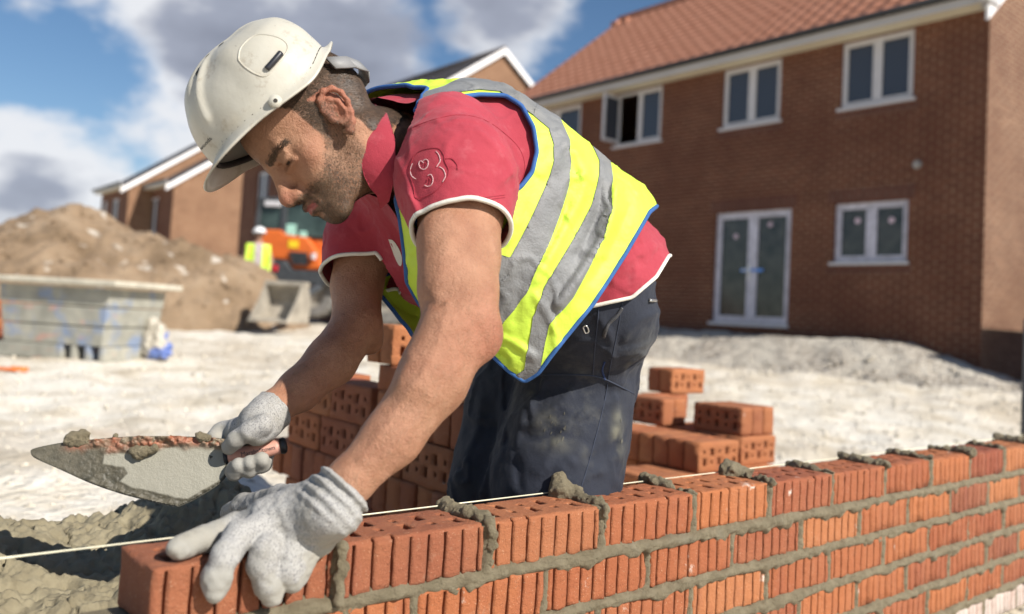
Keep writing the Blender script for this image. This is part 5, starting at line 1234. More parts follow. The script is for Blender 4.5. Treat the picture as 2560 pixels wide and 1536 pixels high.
dk = np.where(sk < 0, np.where(facing, pk, 1.), np.where((Nk * (Vr - Vk) > 0).any(1) | True, pk2, 1.))
Vq, Fq, *_ = clip(Vk, Fk, dk); Vq, Fq = components(Vq, Fq, 60); Nq = normals(Vq, Fq); Vq, Fq = shell(Vq, Fq, Nq, .0035)
obj('collar', Vq, Fq, m_polo, shirt_o, True, world=True)
# ---- hi-vis vest
VA = [(onmid(985, 375), .066), (onmid(1075, 352), .070), (onmid(1195, 365), .076), (onmid(1280, 410), .084)]
fold_v = [([(1540, 470), (1525, 560), (1470, 660), (1400, 760)], .011, 13), ([(1500, 460), (1490, 540), (1440, 640)], -.005, 12), ([(1570, 520), (1540, 600), (1480, 700)], -.004, 12), ([(1440, 380), (1460, 460), (1420, 560), (1340, 700)], .005, 14),
          ([(1240, 840), (1290, 860), (1330, 890)], .005, 10), ([(1230, 870), (1270, 900)], -.004, 8), ([(1420, 470), (1400, 560), (1350, 660)], -.003, 10), ([(1290, 560), (1270, 600)], .003, 14), ([(1340, 740), (1375, 800), (1390, 860)], .004, 9), ([(1300, 700), (1290, 800)], -.003, 12)]
HG = [(onmid(1150, 570), .135), (onmid(1240, 690), .140), (onmid(1310, 775), .135), (onmid(1322, 870), .115)]
def vest(p):
    q = mirror(p); d = torso(p, .017); d = smin(d, cone(p, NB, NB + (HO - NB) * .36, .083, .078), .03)
    d = smin(d, chain(q, [a for a, r in VA], [r for a, r in VA], .03), .04)
    d = smin(d, chain(q, [a - LAT * .03 for a, r in HG], [r for a, r in HG], .04), .05)
    d = smin(d, ell(q, onmid(1455, 595) - LAT * .05, (.105, .105, .105)), .05)
    return d - (.004 * fbm(q, .09, 3) + .0016 * fbm(q, .028, 2) + .0035 * np.maximum(0, 1 - np.abs(fbm(q + 5, .075, 3)) * 5)) - foldf(p, fold_v)
Vv, Fv = surface(vest, lo_ - .05, hi_ + .05, .0036)
u_, v_ = PX(Vv)
keep = polysd(u_, v_, [(900, 150), (1350, 120), (1600, 280), (1760, 480), (1660, 500), (1622, 532), (1560, 640), (1482, 760), (1402, 858), (1345, 933), (1312, 954), (1275, 930), (1230, 888), (1150, 832), (1060, 775), (1042, 748), (1018, 705), (1014, 650), (1008, 600), (1000, 540), (985, 480), (966, 400), (948, 330), (925, 268), (905, 243)])
arm_h = polysd(u_, v_, [(998, 338), (1012, 300), (1060, 266), (1130, 246), (1200, 238), (1262, 240), (1303, 265), (1333, 320), (1342, 380), (1330, 430), (1302, 467), (1268, 490), (1200, 560), (1110, 600), (1040, 560), (1008, 480), (992, 400)])
keep2 = polysd(u_, v_, [(900, 150), (1350, 120), (1600, 280), (1760, 480), (1660, 500), (1622, 532), (1560, 640), (1482, 760), (1402, 858), (1345, 933), (1312, 954), (1275, 930), (1230, 888), (1190, 850), (1140, 780), (1110, 700), (1080, 620), (1030, 540), (985, 480), (966, 400), (948, 330), (925, 268), (905, 243)])
keep = np.where((Vv - MID) @ LAT > 0, keep2, keep)
dv = np.maximum(keep, -arm_h) * .0006
# nothing of the vest in front of the near sleeve or behind the neck opening
nkv = np.where(np.linalg.norm(np.cross(Vv - nk, ndir), axis=1) < .12, (Vv - (NB + (HO - NB) * .24)) @ ndir, -1); dv = np.maximum(dv, nkv)
Ve, Fe, *_ = clip(Vv, Fv, dv); Ve, Fe = components(Ve, Fe, 300); Ne = normals(Ve, Fe)
Vt, Ft = shell(Ve, Fe, Ne, .0016); vest_o = obj('hi_vis_vest', Vt, Ft, m_vest, PER, True, world=True); vest_tree = bvh(Vt, Ft)
piping('blue_binding', Ve + Ne * .0008, Fe, .0036, m_pipe, vest_o, None, 3, 14)
bandA = [(1299, 225), (1299, 248), (1332, 292), (1370, 324), (1383, 362), (1383, 405), (1364, 464), (1332, 534), (1275, 645), (1240, 633), (1150, 610), (1120, 700), (1180, 850), (1243, 822), (1256, 809), (1316, 734), (1364, 626), (1394, 545), (1418, 470), (1426, 405), (1421, 351), (1391, 281), (1370, 240)]
bandB = [(1420, 270), (1461, 327), (1496, 405), (1496, 437), (1477, 513), (1434, 594), (1391, 664), (1359, 717), (1337, 782), (1332, 790), (1324, 842), (1310, 922), (1285, 940), (1313, 980), (1345, 950), (1364, 847), (1375, 809), (1429, 744), (1467, 674), (1510, 594), (1531, 523), (1531, 459), (1518, 364), (1490, 300)]
bandC = [(940, 330), (958, 295), (985, 260), (1016, 241), (1066, 234), (1112, 220), (1150, 200), (1300, 200), (1345, 252), (1332, 292), (1290, 262), (1250, 233), (1196, 228), (1131, 237), (1066, 255), (1018, 279), (1000, 300), (990, 345), (993, 420), (1000, 470), (985, 470), (968, 400)]
ue, ve_ = PX(Ve)
for nm, P4 in (('reflective_band', bandA), ('reflective_band', bandB), ('reflective_band', bandC)):
    dd = polysd(ue, ve_, P4) * .0006; Va, Fa, *_ = clip(Ve, Fe, dd); 
    if not len(Fa): continue
    Va, Fa = components(Va, Fa, 60); Na = normals(Va, Fa); Va, Fa = shell(Va + Na * (.0022 if P4 is not bandB else .0022) + Na * (.0006 if P4 is bandC else 0), Fa, Na, .0007); obj(nm, Va, Fa, m_tape, vest_o, True, world=True)
# the figure stitched on the sleeve
m_th = simple('pale stitching', (.72, .5, .5), .8); m_th2 = simple('red stitching', (.33, .02, .04), .8)
b = MB(); 
for P4 in ([(1060, 408), (1052, 403), (1048, 410), (1052, 421), (1062, 424), (1070, 416), (1071, 404), (1065, 399), (1058, 403)], [(1070, 440), (1078, 437), (1083, 447), (1081, 460), (1072, 467), (1062, 464)],
           [(1032, 410), (1027, 425), (1030, 440), (1040, 448)], [(1090, 379), (1097, 387), (1101, 402), (1095, 413), (1092, 418)], [(1098, 418), (1108, 424), (1114, 440), (1107, 456)]):
    L_ = on_surface(shirt_tree, P4, .0008, 5)
    if len(L_) > 3: b.tube(L_, .00045, 5)
b.build('stitching', m_th, shirt_o, True, world=True); b = MB()
for P4 in ([(1027, 417), (1036, 390), (1060, 375), (1095, 372), (1110, 388), (1112, 402), (1122, 428), (1112, 455), (1080, 485), (1040, 496), (1036, 470), (1028, 445), (1027, 417)], [(1112, 398), (1130, 398), (1142, 412), (1144, 424)], [(1058, 415), (1062, 409), (1067, 411), (1063, 418)], [(1068, 455), (1071, 446), (1077, 450), (1074, 459)]):
    L_ = on_surface(shirt_tree, P4, .0008, 5)
    if len(L_) > 3: b.tube(L_, .0005, 5)
for P4 in ([(1065, 545), (1110, 515), (1160, 502), (1210, 495), (1262, 488)], [(1068, 552), (1112, 522), (1162, 508), (1212, 501), (1262, 494)], [(992, 345), (1035, 318), (1090, 298), (1150, 288), (1210, 300), (1262, 335), (1300, 375), (1312, 420), (1300, 460)]):
    L_ = on_surface(shirt_tree, P4, .0004, 5)
    if len(L_) > 3: b.tube(L_, .0005, 5)
b.build('seam_stitching', m_th2, shirt_o, True, world=True)
em = [ray(shirt_tree, a, b_, .0012) for a, b_ in bez([(972, 598), (985, 603), (998, 622), (1006, 645), (1004, 664), (996, 660), (985, 635), (972, 598)], 3)[:-1]]
if all(e is not None for e in em):
    c = np.mean(em, 0); MB().add([c] + em, [(0, 1 + k, 1 + (k + 1) % len(em)) for k in range(len(em))]).build('chest_emblem', m_white, shirt_o, world=True)

# ---- trousers
fold_t = [([(1540, 1000), (1480, 1020), (1420, 1070)], .004, 9), ([(1545, 1060), (1500, 1110), (1430, 1150)], .004, 11), ([(1270, 1090), (1290, 1150), (1300, 1220)], -.004, 10), ([(1440, 960), (1400, 1010), (1330, 1060)], .0045, 10), ([(1650, 780), (1600, 800), (1560, 850)], .004, 9), ([(1640, 850), (1600, 870), (1550, 880)], .0035, 8), ([(1500, 1180), (1450, 1200), (1400, 1240)], .004, 9), ([(1200, 1000), (1190, 1080), (1160, 1150)], .005, 12), ([(1340, 960), (1400, 945), (1470, 940), (1530, 955)], .004, 10), ([(1330, 1000), (1300, 1060), (1280, 1130)], .005, 14), ([(1420, 1030), (1400, 1100), (1350, 1180)], .0035, 16), ([(1500, 800), (1530, 860), (1525, 920)], .005, 12),
          ([(1290, 1150), (1330, 1120), (1390, 1110)], .003, 12), ([(1560, 960), (1530, 1010), (1450, 1040)], .003, 12), ([(1370, 1170), (1440, 1160), (1510, 1180)], .003, 14), ([(1400, 900), (1440, 900)], -.003, 14)]
T1 = [W(1462, 770, 1.60), W(1450, 860, 1.56), W(1440, 985, 1.52), W(1418, 1090, 1.50), W(1390, 1215, 1.48), W(1395, 1330, 1.48)]; T1.append((T1[-1] + LEG1[4]) / 2); T1.append(LEG1[4] + [0, 0, .03]); T1r = [.108, .108, .095, .098, .103, .095, .082, .075]
T2 = [W(1440, 790, 1.74), W(1310, 1000, 1.66), W(1252, 1200, 1.60), W(1262, 1300, 1.60)]; T2.append((T2[-1] + LEG2[4]) / 2); T2.append(LEG2[4] + [0, 0, .03]); T2r = [.115, .104, .090, .088, .080, .075]
def trousers(p):
    d = chain(p, T1, T1r, .035); d = smin(d, chain(p, T2, T2r, .035), .03)
    d = smin(d, chain(p, [onmid(1440, 705), onmid(1446, 765)], [.138, .140], .04, (FB, 1.30)), .04); d = smin(d, ell(p, W(1462, 800, 1.60), (.085, .105, .11)), .05)
    u, v = proj(p)
    return d - .004 * fbm(p, .09, 3) - .0016 * fbm(p, .03, 3) - .0045 * np.maximum(0, 1 - np.abs(fbm(p * [1, 1, .7] + 9, .08, 3)) * 4.5) - foldf_n(u, v, fold_t)
def foldf_n(u, v, curves):
    r = 0
    for pts, A, w_ in curves:
        c = bez(pts, 3); d = np.full(len(u), 1e9)
        for a, b_ in zip(c, c[1:]):
            e = b_ - a; t_ = np.clip(((u - a[0]) * e[0] + (v - a[1]) * e[1]) / (e @ e), 0, 1); d = np.minimum(d, np.hypot(u - a[0] - t_ * e[0], v - a[1] - t_ * e[1]))
        r = r + A * np.exp(-(d / w_) ** 2)
    return r
al = np.array(T1 + T2); Vp, Fp = surface(trousers, al.min(0) - .22, al.max(0) + .24, .0045)
wz = onmid(1500, 640); wd_ = nrm(AX[3] - AX[4]); dw = (Vp - onmid(1430, 655)) @ wd_; da = .10 - Vp[:, 2]
Vp2, Fp2, *_ = clip(Vp, Fp, np.maximum(dw, da)); Vp2, Fp2 = components(Vp2, Fp2, 300)
tr_o = obj('trousers', Vp2, Fp2, m_navy, PER, True, world=True)
uu, vv = proj(Vp2); nd = fbm(Vp2, .03, 4, .6); du_ = np.zeros(len(uu))
for (a, b_, sa_, sb_, w_) in ((1385, 1075, 45, 38, .9), (1425, 1040, 25, 20, .5), (1545, 1090, 16, 60, .55), (1480, 1130, 20, 50, .35), (1330, 985, 14, 10, .4), (1570, 900, 8, 60, .3)): du_ = np.maximum(du_, w_ * np.exp(-((uu - a) / sa_) ** 2 - ((vv - b_) / sb_) ** 2))
du_ = np.clip(du_ * .8 * (1 + 1.6 * nd), 0, 1) * (np.linalg.norm(Vp2 - CAM, axis=1) < 1.62)
A_ = tr_o.data.attributes.new('dust', 'FLOAT', 'POINT'); A_.data.foreach_set('value', du_.astype(np.float32)); tr_tree = bvh(Vp2, Fp2)
def seam(pts, r, mat, off=.0002, name='seam', parent=tr_o):
    L_ = on_surface(tr_tree, pts, off, 6)
    if len(L_) > 3: return MB().tube(L_, r, 6).build(name, mat, parent, True, world=True)
m_seam = simple('faded seam', (.028, .036, .060), .85); m_zip = simple('dark zip', (.05, .05, .055), .4, 400, .5); m_metal = simple('zip puller', (.55, .55, .53), .3, Metallic=.8)
seam([(1498, 700), (1496, 780), (1488, 860), (1482, 940)], .0011, m_seam); seam([(1345, 938), (1420, 937), (1482, 940), (1520, 952), (1585, 985)], .0014, m_seam)
seam([(1560, 730), (1545, 820), (1525, 920), (1512, 1000), (1490, 1090), (1465, 1180), (1445, 1240)], .0010, m_seam)
seam([(1555, 770), (1542, 790), (1520, 812), (1510, 842)], .0034, m_zip, name='pocket_zip'); seam([(1622, 750), (1640, 752), (1660, 752)], .0030, m_zip, name='pocket_zip')
seam([(1458, 816), (1466, 812), (1472, 826), (1464, 830), (1458, 816)], .0012, m_metal, .004, 'zip_puller'); seam([(1620, 752), (1634, 753)], .0026, m_metal, .003, 'zip_puller'); seam([(1512, 905), (1506, 925), (1512, 950)], .0016, simple('blue frayed thread', (.02, .04, .12), .9), .0005, 'tear')
t = NT('dried mortar splash'); t.base(t.ramp(t.noise(40, 5), [(.3, (.07, .068, .055)), (.7, (.12, .115, .095))]), .95); m_spl = t.m
r = np.random.default_rng(11)
b = MB()
for k in range(14):
    cu_, cv_ = ((1395, 1075) if k < 12 else ((1540, 1085) if k < 40 else (1480, 1150))); uu = cu_ + r.normal(0, 22); vv = cv_ + r.normal(0, 45 if k >= 12 else 22); s_ = r.uniform(1.2, 4); a_ = r.uniform(-.6, .2)
    pts = [(uu + s_ * math.cos(t_) * .6 + s_ * 1.7 * math.sin(t_) * math.sin(a_), vv + s_ * 1.8 * math.sin(t_)) for t_ in np.linspace(0, 2 * math.pi, 8)[:-1]]
    P4 = [ray(tr_tree, *q_, .0010) for q_ in pts]
    if all(q_ is not None for q_ in P4) and np.ptp(np.array(P4)[:, 1]) < .05: b.add(P4, [tuple(range(len(P4)))])
b.build('mortar_splash', m_spl, tr_o, world=True)
# boots
for L_ in (LEG1, LEG2):
    a = L_[4]; fw = nrm(np.array([HF[0], HF[1], 0])); g0 = float(ground_z(a[0], a[1]))
    def bt(p, a=a, fw=fw, g0=g0):
        d = cone(p, a + [0, 0, .06], np.array([a[0], a[1], g0 + .06]), .055, .052); d = smin(d, cone(p, np.array([a[0], a[1], g0 + .045]) - fw * .02, np.array([a[0], a[1], g0 + .038]) + fw * .17, .045, .042), .03); return np.maximum(d, g0 + .004 - p[:, 2])
    V_, F_ = surface(bt, a - [.28, .28, a[2] - g0 + .05], a + [.28, .28, .18], .006); obj('boot', V_, F_, simple('muddy leather boot', (.12, .09, .06), .8, 12, .3, .002), PER, True, world=True)

# ------------------------------------------------------------------ gloves
t = NT('speckled knit glove'); v = t.coord(); spk = t.noise(620, 3, .7, v, stretch=(1, 1, .6)); big = t.noise(14, 3); a_ = t.n('ShaderNodeAttribute'); a_.attribute_name = 'coat'
kn = t.mix(t.ramp(spk, [(.36, 0.), (.52, 1.)]), (.16, .155, .16), (.36, .35, .33)); co_ = t.ramp(t.noise(30, 5, .6), [(.3, (.27, .26, .23)), (.7, (.34, .325, .29))]); co_ = t.mix(t.ramp(t.noise(9, 4), [(.5, 0.), (.75, .5)]), co_, (.33, .29, .21))
kn = t.mix(t.ramp(t.noise(17, 5, .65), [(.5, 0.), (.72, .55)]), kn, (.22, .20, .155))
t.base(t.mix(a_.outputs['Fac'], kn, co_), .9); n_ = t.bump(t.noise(80, 4), .0012); t.bump(t.noise(700, 2), .0006, .7, n_); m_glove = t.m
WN = np.cross(WX, [0, 0, 1.]); WN = WN if WN @ (CAM - WA) > 0 else -WN                    # outward normal of the wall face
def on_face(u, v, off): d = W(u, v, 1.) - CAM; n_ = -WY; return CAM + d * (((WA - WY * off - CAM) @ n_) / (d @ n_))
OT = lambda u, v, h: on_z(u, v, HT + h)
wr0 = NAp[7]
KN = [OT(668, 1286, .040), OT(684, 1306, .032), OT(702, 1330, .018), on_face(735, 1352, .000) + np.array([0, 0, .006])]
FGn = [([KN[0], OT(585, 1318, .022), OT(512, 1347, .0165), OT(446, 1371, .0155)], [.0155, .0148, .0145, .0125]),
       ([KN[1], OT(598, 1338, .026), on_face(562, 1392, .014), on_face(543, 1445, .0140), on_face(537, 1474, .0140)], [.0160, .0155, .0150, .0148, .0130]),
       ([KN[2], on_face(664, 1372, .014), on_face(655, 1415, .016), on_face(668, 1462, .0150), on_face(680, 1485, .0140)], [.0160, .0155, .0152, .0145, .0130]),
       ([KN[3], on_face(722, 1385, .016), on_face(716, 1425, .018), on_face(730, 1448, .0150), on_face(748, 1436, .0140)], [.0150, .0140, .0140, .0138, .0118])]
heel = [W(838, 1292, .965), on_face(800, 1345, .004) + np.array([0, 0, .004]), on_face(758, 1388, .010)]
thumb = [W(800, 1255, 1.01), OT(720, 1255, .03) + WY * .02, OT(650, 1285, .004) + WY * .05, OT(610, 1300, -.02) + WY * .05]
CUF = [W(869, 1214, .974), W(855, 1230, .970), W(828, 1258, .964)]
PW = [W(800, 1240, .985), W(812, 1252, .975), W(830, 1268, .962), W(842, 1284, .955)]
def glove_n(p):
    d = None
    for pts, rs in FGn:
        c = chain(p, pts, rs, .006); d = c if d is None else smin(d, c, .002)
    pm_ = None
    for k_, kp in enumerate(KN):
        c = cone(p, PW[k_], kp, .0225, .0175); pm_ = c if pm_ is None else smin(pm_, c, .018)
    d = smin(d, pm_, .009); d = smin(d, chain(p, heel, [.0215, .0200, .0165], .01), .016)
    d = smin(d, chain(p, thumb, [.022, .017, .015, .0125], .01), .012)
    cu_ = None; ax_ = CUF[2] - CUF[0]; L_ = np.linalg.norm(ax_); ax_ = ax_ / L_; tt_ = (p - CUF[0]) @ ax_
    c = cone(p, CUF[0] - ax_ * .03, W(818, 1266, .964), .0368, .0290) - .0036 * np.cos((tt_ - .005) / .0062 * math.pi) * sst(.050, .038, tt_); c = smax(c, -tt_, .004); d = smin(d, c, .014); d = np.maximum(d, -tt_ - .001)
    return d - .0011 * fbm(p, .016, 3) - .0009 * vnoise(p / .006)
pts_ = np.array([q_ for a, b_ in FGn for q_ in a] + [wr0] + CUF + thumb)
Vg_, Fg_ = surface(glove_n, pts_.min(0) - .045, pts_.max(0) + .055, .0019); Vg_, Fg_ = components(Vg_, Fg_, 300)
g = obj('glove', Vg_, Fg_, m_glove, PER, True, world=True); g['label'] = 'speckled grey work glove pressing on the end brick'
cf = np.full(len(Vg_), 9.)
for pts, rs in FGn: cf = np.minimum(cf, np.minimum(cone(Vg_, pts[-2], pts[-1], .0185, .0185), cone(Vg_, pts[-3], pts[-2], .0165, .0175) + .001))
cf = np.minimum(cf, chain(Vg_, heel, [.029, .026, .022], .004)); co = sst(.002, -.002, cf + .003 * fbm(Vg_, .02, 3))
A_ = g.data.attributes.new('coat', 'FLOAT', 'POINT'); A_.data.foreach_set('value', co.astype(np.float32))
# far glove round the trowel handle
h0 = W(560, 1147, 1.195); h1_ = W(716, 1113, 1.215); hd = nrm(h1_ - h0)
fwr = FAp[6]; K2 = W(600, 1085, 1.19)
def glove_f(p):
    ax_ = nrm(FAp[7] - FAp[6]); c0 = W(688, 1022, 1.225); tt_ = (p - c0) @ ax_
    c = cone(p, c0, W(650, 1058, 1.20), .0300, .0285) + .002 * sst(.020, .030, tt_); c = np.maximum(c, -tt_); d = c
    d = smin(d, cone(p, W(655, 1052, 1.205), W(600, 1082, 1.215), .026, .019), .012); d = smin(d, cone(p, W(650, 1055, 1.20), W(642, 1082, 1.18), .024, .018), .012)
    d = smin(d, chain(p, [W(600, 1072, 1.225), W(555, 1080, 1.235), W(540, 1098, 1.22), W(545, 1125, 1.215)], [.0165, .0138, .0128, .0115], .006), .008)      # index
    d = smin(d, chain(p, [W(655, 1062, 1.170), W(622, 1078, 1.165), W(592, 1099, 1.168), W(573, 1119, 1.175)], [.0145, .0128, .0118, .0105], .006), .006)     # thumb
    for pts in ([W(620, 1085, 1.235), W(600, 1140, 1.235), W(585, 1172, 1.21), W(588, 1178, 1.182), W(597, 1164, 1.172)], [W(640, 1085, 1.232), W(632, 1140, 1.235), W(622, 1168, 1.212), W(622, 1172, 1.182), W(625, 1158, 1.172)], [W(660, 1085, 1.232), W(662, 1132, 1.235), W(656, 1158, 1.212), W(652, 1160, 1.184), W(653, 1150, 1.174)]):
        d = smin(d, chain(p, pts, [.0145, .0128, .0122, .0120, .0108], .006), .0035)
    return d - .0011 * fbm(p, .016, 3)
c_ = W(620, 1090, 1.2); Vg_, Fg_ = surface(glove_f, c_ - .12, c_ + .13, .0021); Vg_, Fg_ = components(Vg_, Fg_, 300)
g = obj('glove', Vg_, Fg_, m_glove, PER, True, world=True); g['label'] = 'speckled grey work glove gripping the trowel handle'
uu, vv = proj(Vg_); co = sst(-8, 8, (vv - 1085) - .35 * (uu - 620) + 12 * fbm(Vg_, .02, 2))
A_ = g.data.attributes.new('coat', 'FLOAT', 'POINT'); A_.data.foreach_set('value', (co * .9).astype(np.float32))

# ------------------------------------------------------------------ trowel
TR = empty('trowel', 'mortar-smeared brick trowel with a pale pink handle in the raised glove', 'trowel', tuple(h0))
q0, q1, q2 = W(77, 1131, 1.150), W(568, 1140, 1.195), W(460, 1265, 1.165); TN = nrm(np.cross(q1 - q0, q2 - q0)); TN = TN if TN @ (CAM - q0) > 0 else -TN
TXv = nrm(q1 - q0); TY = np.cross(TN, TXv)
def bl(u, v): d = W(u, v, 1.) - CAM; p = CAM + d * (((q0 - CAM) @ TN) / (d @ TN)) - q0; return p @ TXv, p @ TY
edge = bez([(77, 1132), (85, 1122), (150, 1108), (232, 1099), (323, 1092), (429, 1091), (520, 1094), (566, 1098)], 5).tolist() + bez([(571, 1187), (548, 1211), (500, 1242), (456, 1264), (430, 1266), (323, 1241), (232, 1211), (156, 1177), (95, 1150), (80, 1140)], 5).tolist()
E2 = np.array([bl(*e) for e in edge]); b = MB(); n = len(E2)
P3 = lambda e, z: q0 + e[0] * TXv + e[1] * TY + z * TN
b.add([P3(e, -.001) for e in E2] + [P3(e, .001) for e in E2], [tuple(range(n))[::-1], tuple(range(n, 2 * n))] + [(i, (i + 1) % n, n + (i + 1) % n, n + i) for i in range(n)])
t = NT('mortar-filmed steel'); f = t.noise(40, 6, .7); t.base(t.ramp(f, [(.3, (.06, .055, .04)), (.6, (.10, .092, .066)), (.8, (.15, .14, .10))]), t.ramp(f, [(.3, .25), (.7, .6)]), Metallic=.35); t.bump(t.noise(120, 5, .7), .0012); m_blade = t.m
b.build('blade', m_blade, TR, world=True)
# film and crumbs of mortar standing proud of the blade
gx, gy = np.meshgrid(np.arange(E2[:, 0].min(), E2[:, 0].max(), .0012), np.arange(E2[:, 1].min(), E2[:, 1].max(), .0012), indexing='ij'); GP = np.stack([gx, gy, 0 * gx], -1)
ins = polysd(gx.ravel(), gy.ravel(), E2).reshape(gx.shape)
patch = polysd(gx.ravel(), gy.ravel(), np.array([bl(*e) for e in [(262, 1137), (330, 1133), (345, 1125), (420, 1122), (480, 1108), (560, 1110), (564, 1185), (545, 1205), (470, 1248), (440, 1245), (380, 1230), (330, 1220), (300, 1205), (320, 1185), (310, 1170), (258, 1162)]])).reshape(gx.shape)
topd = np.array([bl(*e) for e in [(150, 1108), (232, 1099), (323, 1091), (429, 1091), (520, 1094), (566, 1098)]]); tpy = np.interp(gx, topd[:, 0], topd[:, 1]); dt = np.abs(gy - tpy)
h_ = .0006 + .0009 * np.clip(fbm(GP, .010, 4, .65), -1, 1) + .0012 * np.clip(fbm(GP + 5, .004, 2), 0, 1) * (patch > .003)
h_ = np.where(patch < 0, .0026 + .0003 * fbm(GP, .02, 3), h_ + .0012 * np.exp(-(patch / .003) ** 2))
cr_ = sst(.022, .006, dt + .006 * fbm(GP, .02, 3)) * sst(.03, .07, gx - gx.min()); h_ = h_ + cr_ * (.006 + .008 * np.clip(fbm(GP + 2, .013, 4, .6), -.3, 1))
bot = sst(.010, .002, -ins) * (patch > 0); h_ = h_ + bot * (.0018 + .0025 * fbm(GP, .008, 3)); tipm = sst(.09, .055, gx - gx.min()); h_ = h_ * (1 - tipm * .75); h_ = np.where(ins < -.0008, h_, -.004)
n_, m_ = gx.shape; i, j = np.meshgrid(np.arange(n_ - 1), np.arange(m_ - 1), indexing='ij'); F = np.stack([i * m_ + j, (i + 1) * m_ + j, (i + 1) * m_ + j + 1, i * m_ + j + 1], -1).reshape(-1, 4)
hz_ = h_.ravel(); F = F[(hz_[F] > -.003).all(1)]; Vx = q0 + gx.reshape(-1, 1) * TXv + gy.reshape(-1, 1) * TY + (hz_[:, None] + .001) * TN
if (np.cross(Vx[F[0, 1]] - Vx[F[0, 0]], Vx[F[0, 2]] - Vx[F[0, 0]]) @ TN) < 0: F = F[:, ::-1]
t = NT('mortar film'); at_ = t.n('ShaderNodeAttribute'); at_.attribute_name = 'dry'; a2 = t.n('ShaderNodeAttribute'); a2.attribute_name = 'rust'; f = t.noise(60, 5, .7)
c0_ = t.ramp(f, [(.3, (.055, .050, .034)), (.7, (.115, .10, .068))]); c1_ = t.ramp(t.noise(14, 4), [(.3, (.25, .235, .185)), (.7, (.29, .275, .22))]); c2_ = t.ramp(t.noise(45, 3), [(.4, (.19, .15, .10)), (.6, (.33, .12, .065))])
t.base(t.mix(a2.outputs['Fac'], t.mix(at_.outputs['Fac'], c0_, c1_), c2_), t.ramp(f, [(.3, .35), (.7, .7)])); t.bump(t.noise(260, 4, .7), .0010); m_film2 = t.m
o = obj('mortar_film', Vx, F, m_film2, TR, True, world=True)
for nm, a in (('dry', sst(.0012, -.0012, patch)), ('rust', cr_)):
    A_ = o.data.attributes.new(nm, 'FLOAT', 'POINT'); A_.data.foreach_set('value', a.ravel().astype(np.float32))
cb_ = [([W(180, 1098, 1.165), W(205, 1092, 1.168)], [.010, .009]), ([W(172, 1105, 1.163), W(225, 1104, 1.168)], [.006, .004]), ([W(345, 1133, 1.168), W(385, 1122, 1.17)], [.009, .006]), ([W(500, 1092, 1.188), W(515, 1094, 1.19)], [.005, .004]), ([W(286, 1092, 1.172), W(290, 1093, 1.173)], [.004, .003])]
for c_ in (cb_[:2], cb_[2:3], cb_[3:4], cb_[4:5]):
    mc_ = mortar_blob('mortar_crumb', c_, np.min([q_ for a, r_ in c_ for q_ in a], 0) - .025, np.max([q_ for a, r_ in c_ for q_ in a], 0) + .025, .0016, .003, None, .004)
    mc_.parent = TR; mc_.matrix_parent_inverse = parent_matrix(TR).inverted()
# handle
m_hd = simple('worn pink handle', (.50, .25, .19), .55, 20, .2, .0004, 200); b = MB(); ts = np.linspace(0, 1, 14); prof_ = np.interp(ts, [0, .12, .5, .85, 1], [.0095, .0105, .0115, .0108, .0102])
hp = [h0 + (h1_ - h0) * (.06 + .84 * t_) for t_ in ts]; b.tube(hp, list(prof_), 20); ho = b.build('handle', m_hd, TR, True, world=True)
m_blk = simple('black rubber', (.015, .015, .017), .5); b = MB(); b.tube([h0 + (h1_ - h0) * a for a in (.90, .93, .97, 1., 1.01)], [.0108, .0114, .0114, .009, .004], 18); b.build('end_cap', m_blk, TR, True, world=True)
b = MB(); b.tube([h0 + (h1_ - h0) * a for a in (.0, .065)], [.0092, .0098], 18); b.build('ferrule', m_blk, TR, True, world=True)
b = MB(); b.tube([h0, h0 - hd * .02, q1 + TN * .0 - TXv * .02], [.006, .006, .005], 10); b.build('shank', m_blade, TR, True, world=True)
Vhd = []; Fhd = []; bb_ = MB(); bb_.tube(hp, list(prof_), 20); hand_tree = bvh(np.array(bb_.v), bb_.f)
lettering('Marshalltown', 1., hand_tree, (604, 1142), (688, 1124), .0005, ho)

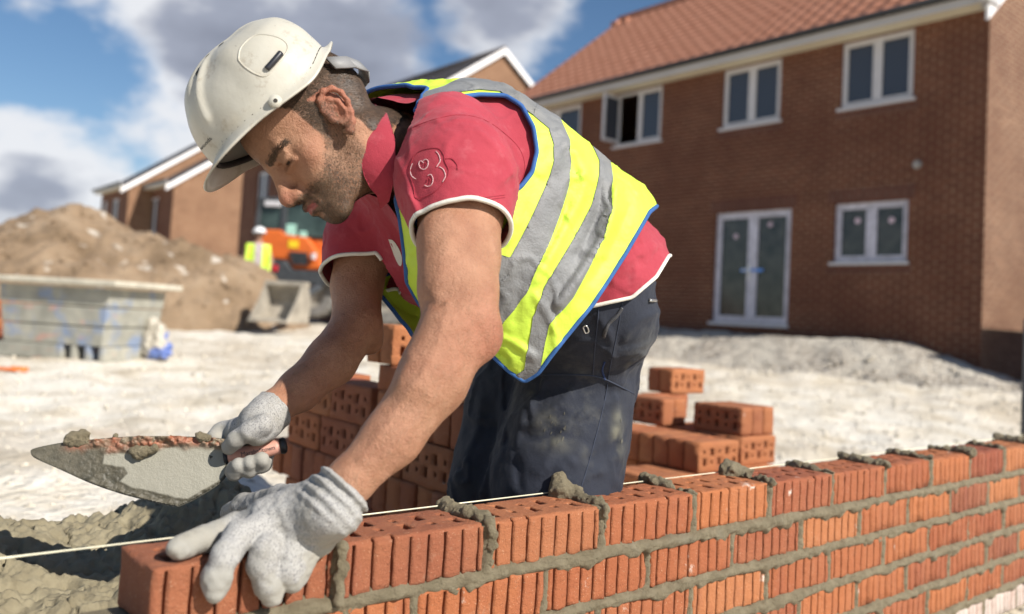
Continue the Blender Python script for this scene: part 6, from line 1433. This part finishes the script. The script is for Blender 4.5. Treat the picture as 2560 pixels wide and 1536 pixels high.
# ------------------------------------------------------------------ second man, far off
def px_(u, v, d=17.6): return W(u, v, d)
base2 = px_(640, 700); z2_ = .52; P2 = empty('person', 'distant site worker in white hard hat and open yellow vest beside the orange digger', 'person', (float(base2[0]), float(base2[1]), z2_))
def man(p):
    d = cone(p, (0, 0, .95), (0, 0, 1.36), .155, .17, ((0, 1, 0), 1.5)); d = smin(d, cone(p, (0, 0, 1.4), (0, 0, 1.56), .06, .055), .04); d = smin(d, ell(p, (0, -.02, 1.64), (.078, .095, .115)), .02)
    for s in (-1, 1):
        d = smin(d, chain(p, [np.array([.18 * s, 0, 1.40]), np.array([.27 * s, -.03, 1.13]), np.array([.22 * s, -.18, .93])], [.06, .045, .035], .03), .03)
        d = smin(d, chain(p, [np.array([.09 * s, 0, .92]), np.array([.10 * s, -.02, .5]), np.array([.10 * s, 0, .08])], [.095, .065, .05], .03), .04); d = smin(d, cone(p, (.10 * s, 0, .05), (.10 * s, -.15, .04), .045, .04), .02)
        d = smin(d, chain(p, [np.array([.22 * s, -.18, .93]), np.array([.21 * s, -.24, .88])], [.03, .022], .01), .01)
    return d
Vm, Fm = surface(man, (-.4, -.35, -.02), (.4, .3, 1.8), .016); obj('body', Vm, Fm, simple('distant skin', (.34, .19, .13), .7), P2, True)
def clothes(name, f, lo, hi, cl, mat): V_, F_ = surface(f, lo, hi, .016); V_, F_, *_ = clip(V_, F_, cl(V_)); return obj(name, V_, F_, mat, P2, True)
clothes('trousers', lambda p: man(p) - .015, (-.4, -.35, 0), (.4, .3, 1.1), lambda V: np.maximum(V[:, 2] - 1.0, .1 - V[:, 2]) , simple('distant grey trousers', (.10, .10, .10), .9))
clothes('shirt', lambda p: man(p) - .014, (-.4, -.35, .85), (.4, .3, 1.6), lambda V: np.maximum.reduce([V[:, 2] - 1.47, .97 - V[:, 2], np.abs(V[:, 0]) - .23]), simple('distant pale shirt', (.42, .36, .37), .9))
clothes('hi_vis_vest', lambda p: man(p) - .032, (-.4, -.35, .8), (.4, .3, 1.6), lambda V: np.maximum.reduce([V[:, 2] - 1.46, .92 - V[:, 2], np.abs(V[:, 0]) - .245, np.where(V[:, 1] < 0, .075 - np.abs(V[:, 0]), -1)]), m_vest)
bm_ = MB(); n = 20; vs_ = [(.135 * math.cos(2 * math.pi * k / n) * math.cos(e), -.02 + .15 * math.sin(2 * math.pi * k / n) * math.cos(e), 1.69 + .13 * math.sin(e)) for e in np.linspace(0, math.pi / 2 * .98, 7) for k in range(n)]
vs_ += [(.15 * math.cos(2 * math.pi * k / n), -.03 + .18 * math.sin(2 * math.pi * k / n), 1.685) for k in range(n)]; bm_.add(vs_, [(i * n + k, i * n + (k + 1) % n, (i + 1) * n + (k + 1) % n, (i + 1) * n + k) for i in range(6) for k in range(n)] + [(k, (k + 1) % n, 7 * n + (k + 1) % n, 7 * n + k) for k in range(n)])
bm_.build('hard_hat', simple('distant white helmet', (.85, .85, .83), .4), P2, True); P2.rotation_euler = (0, 0, rad(20))
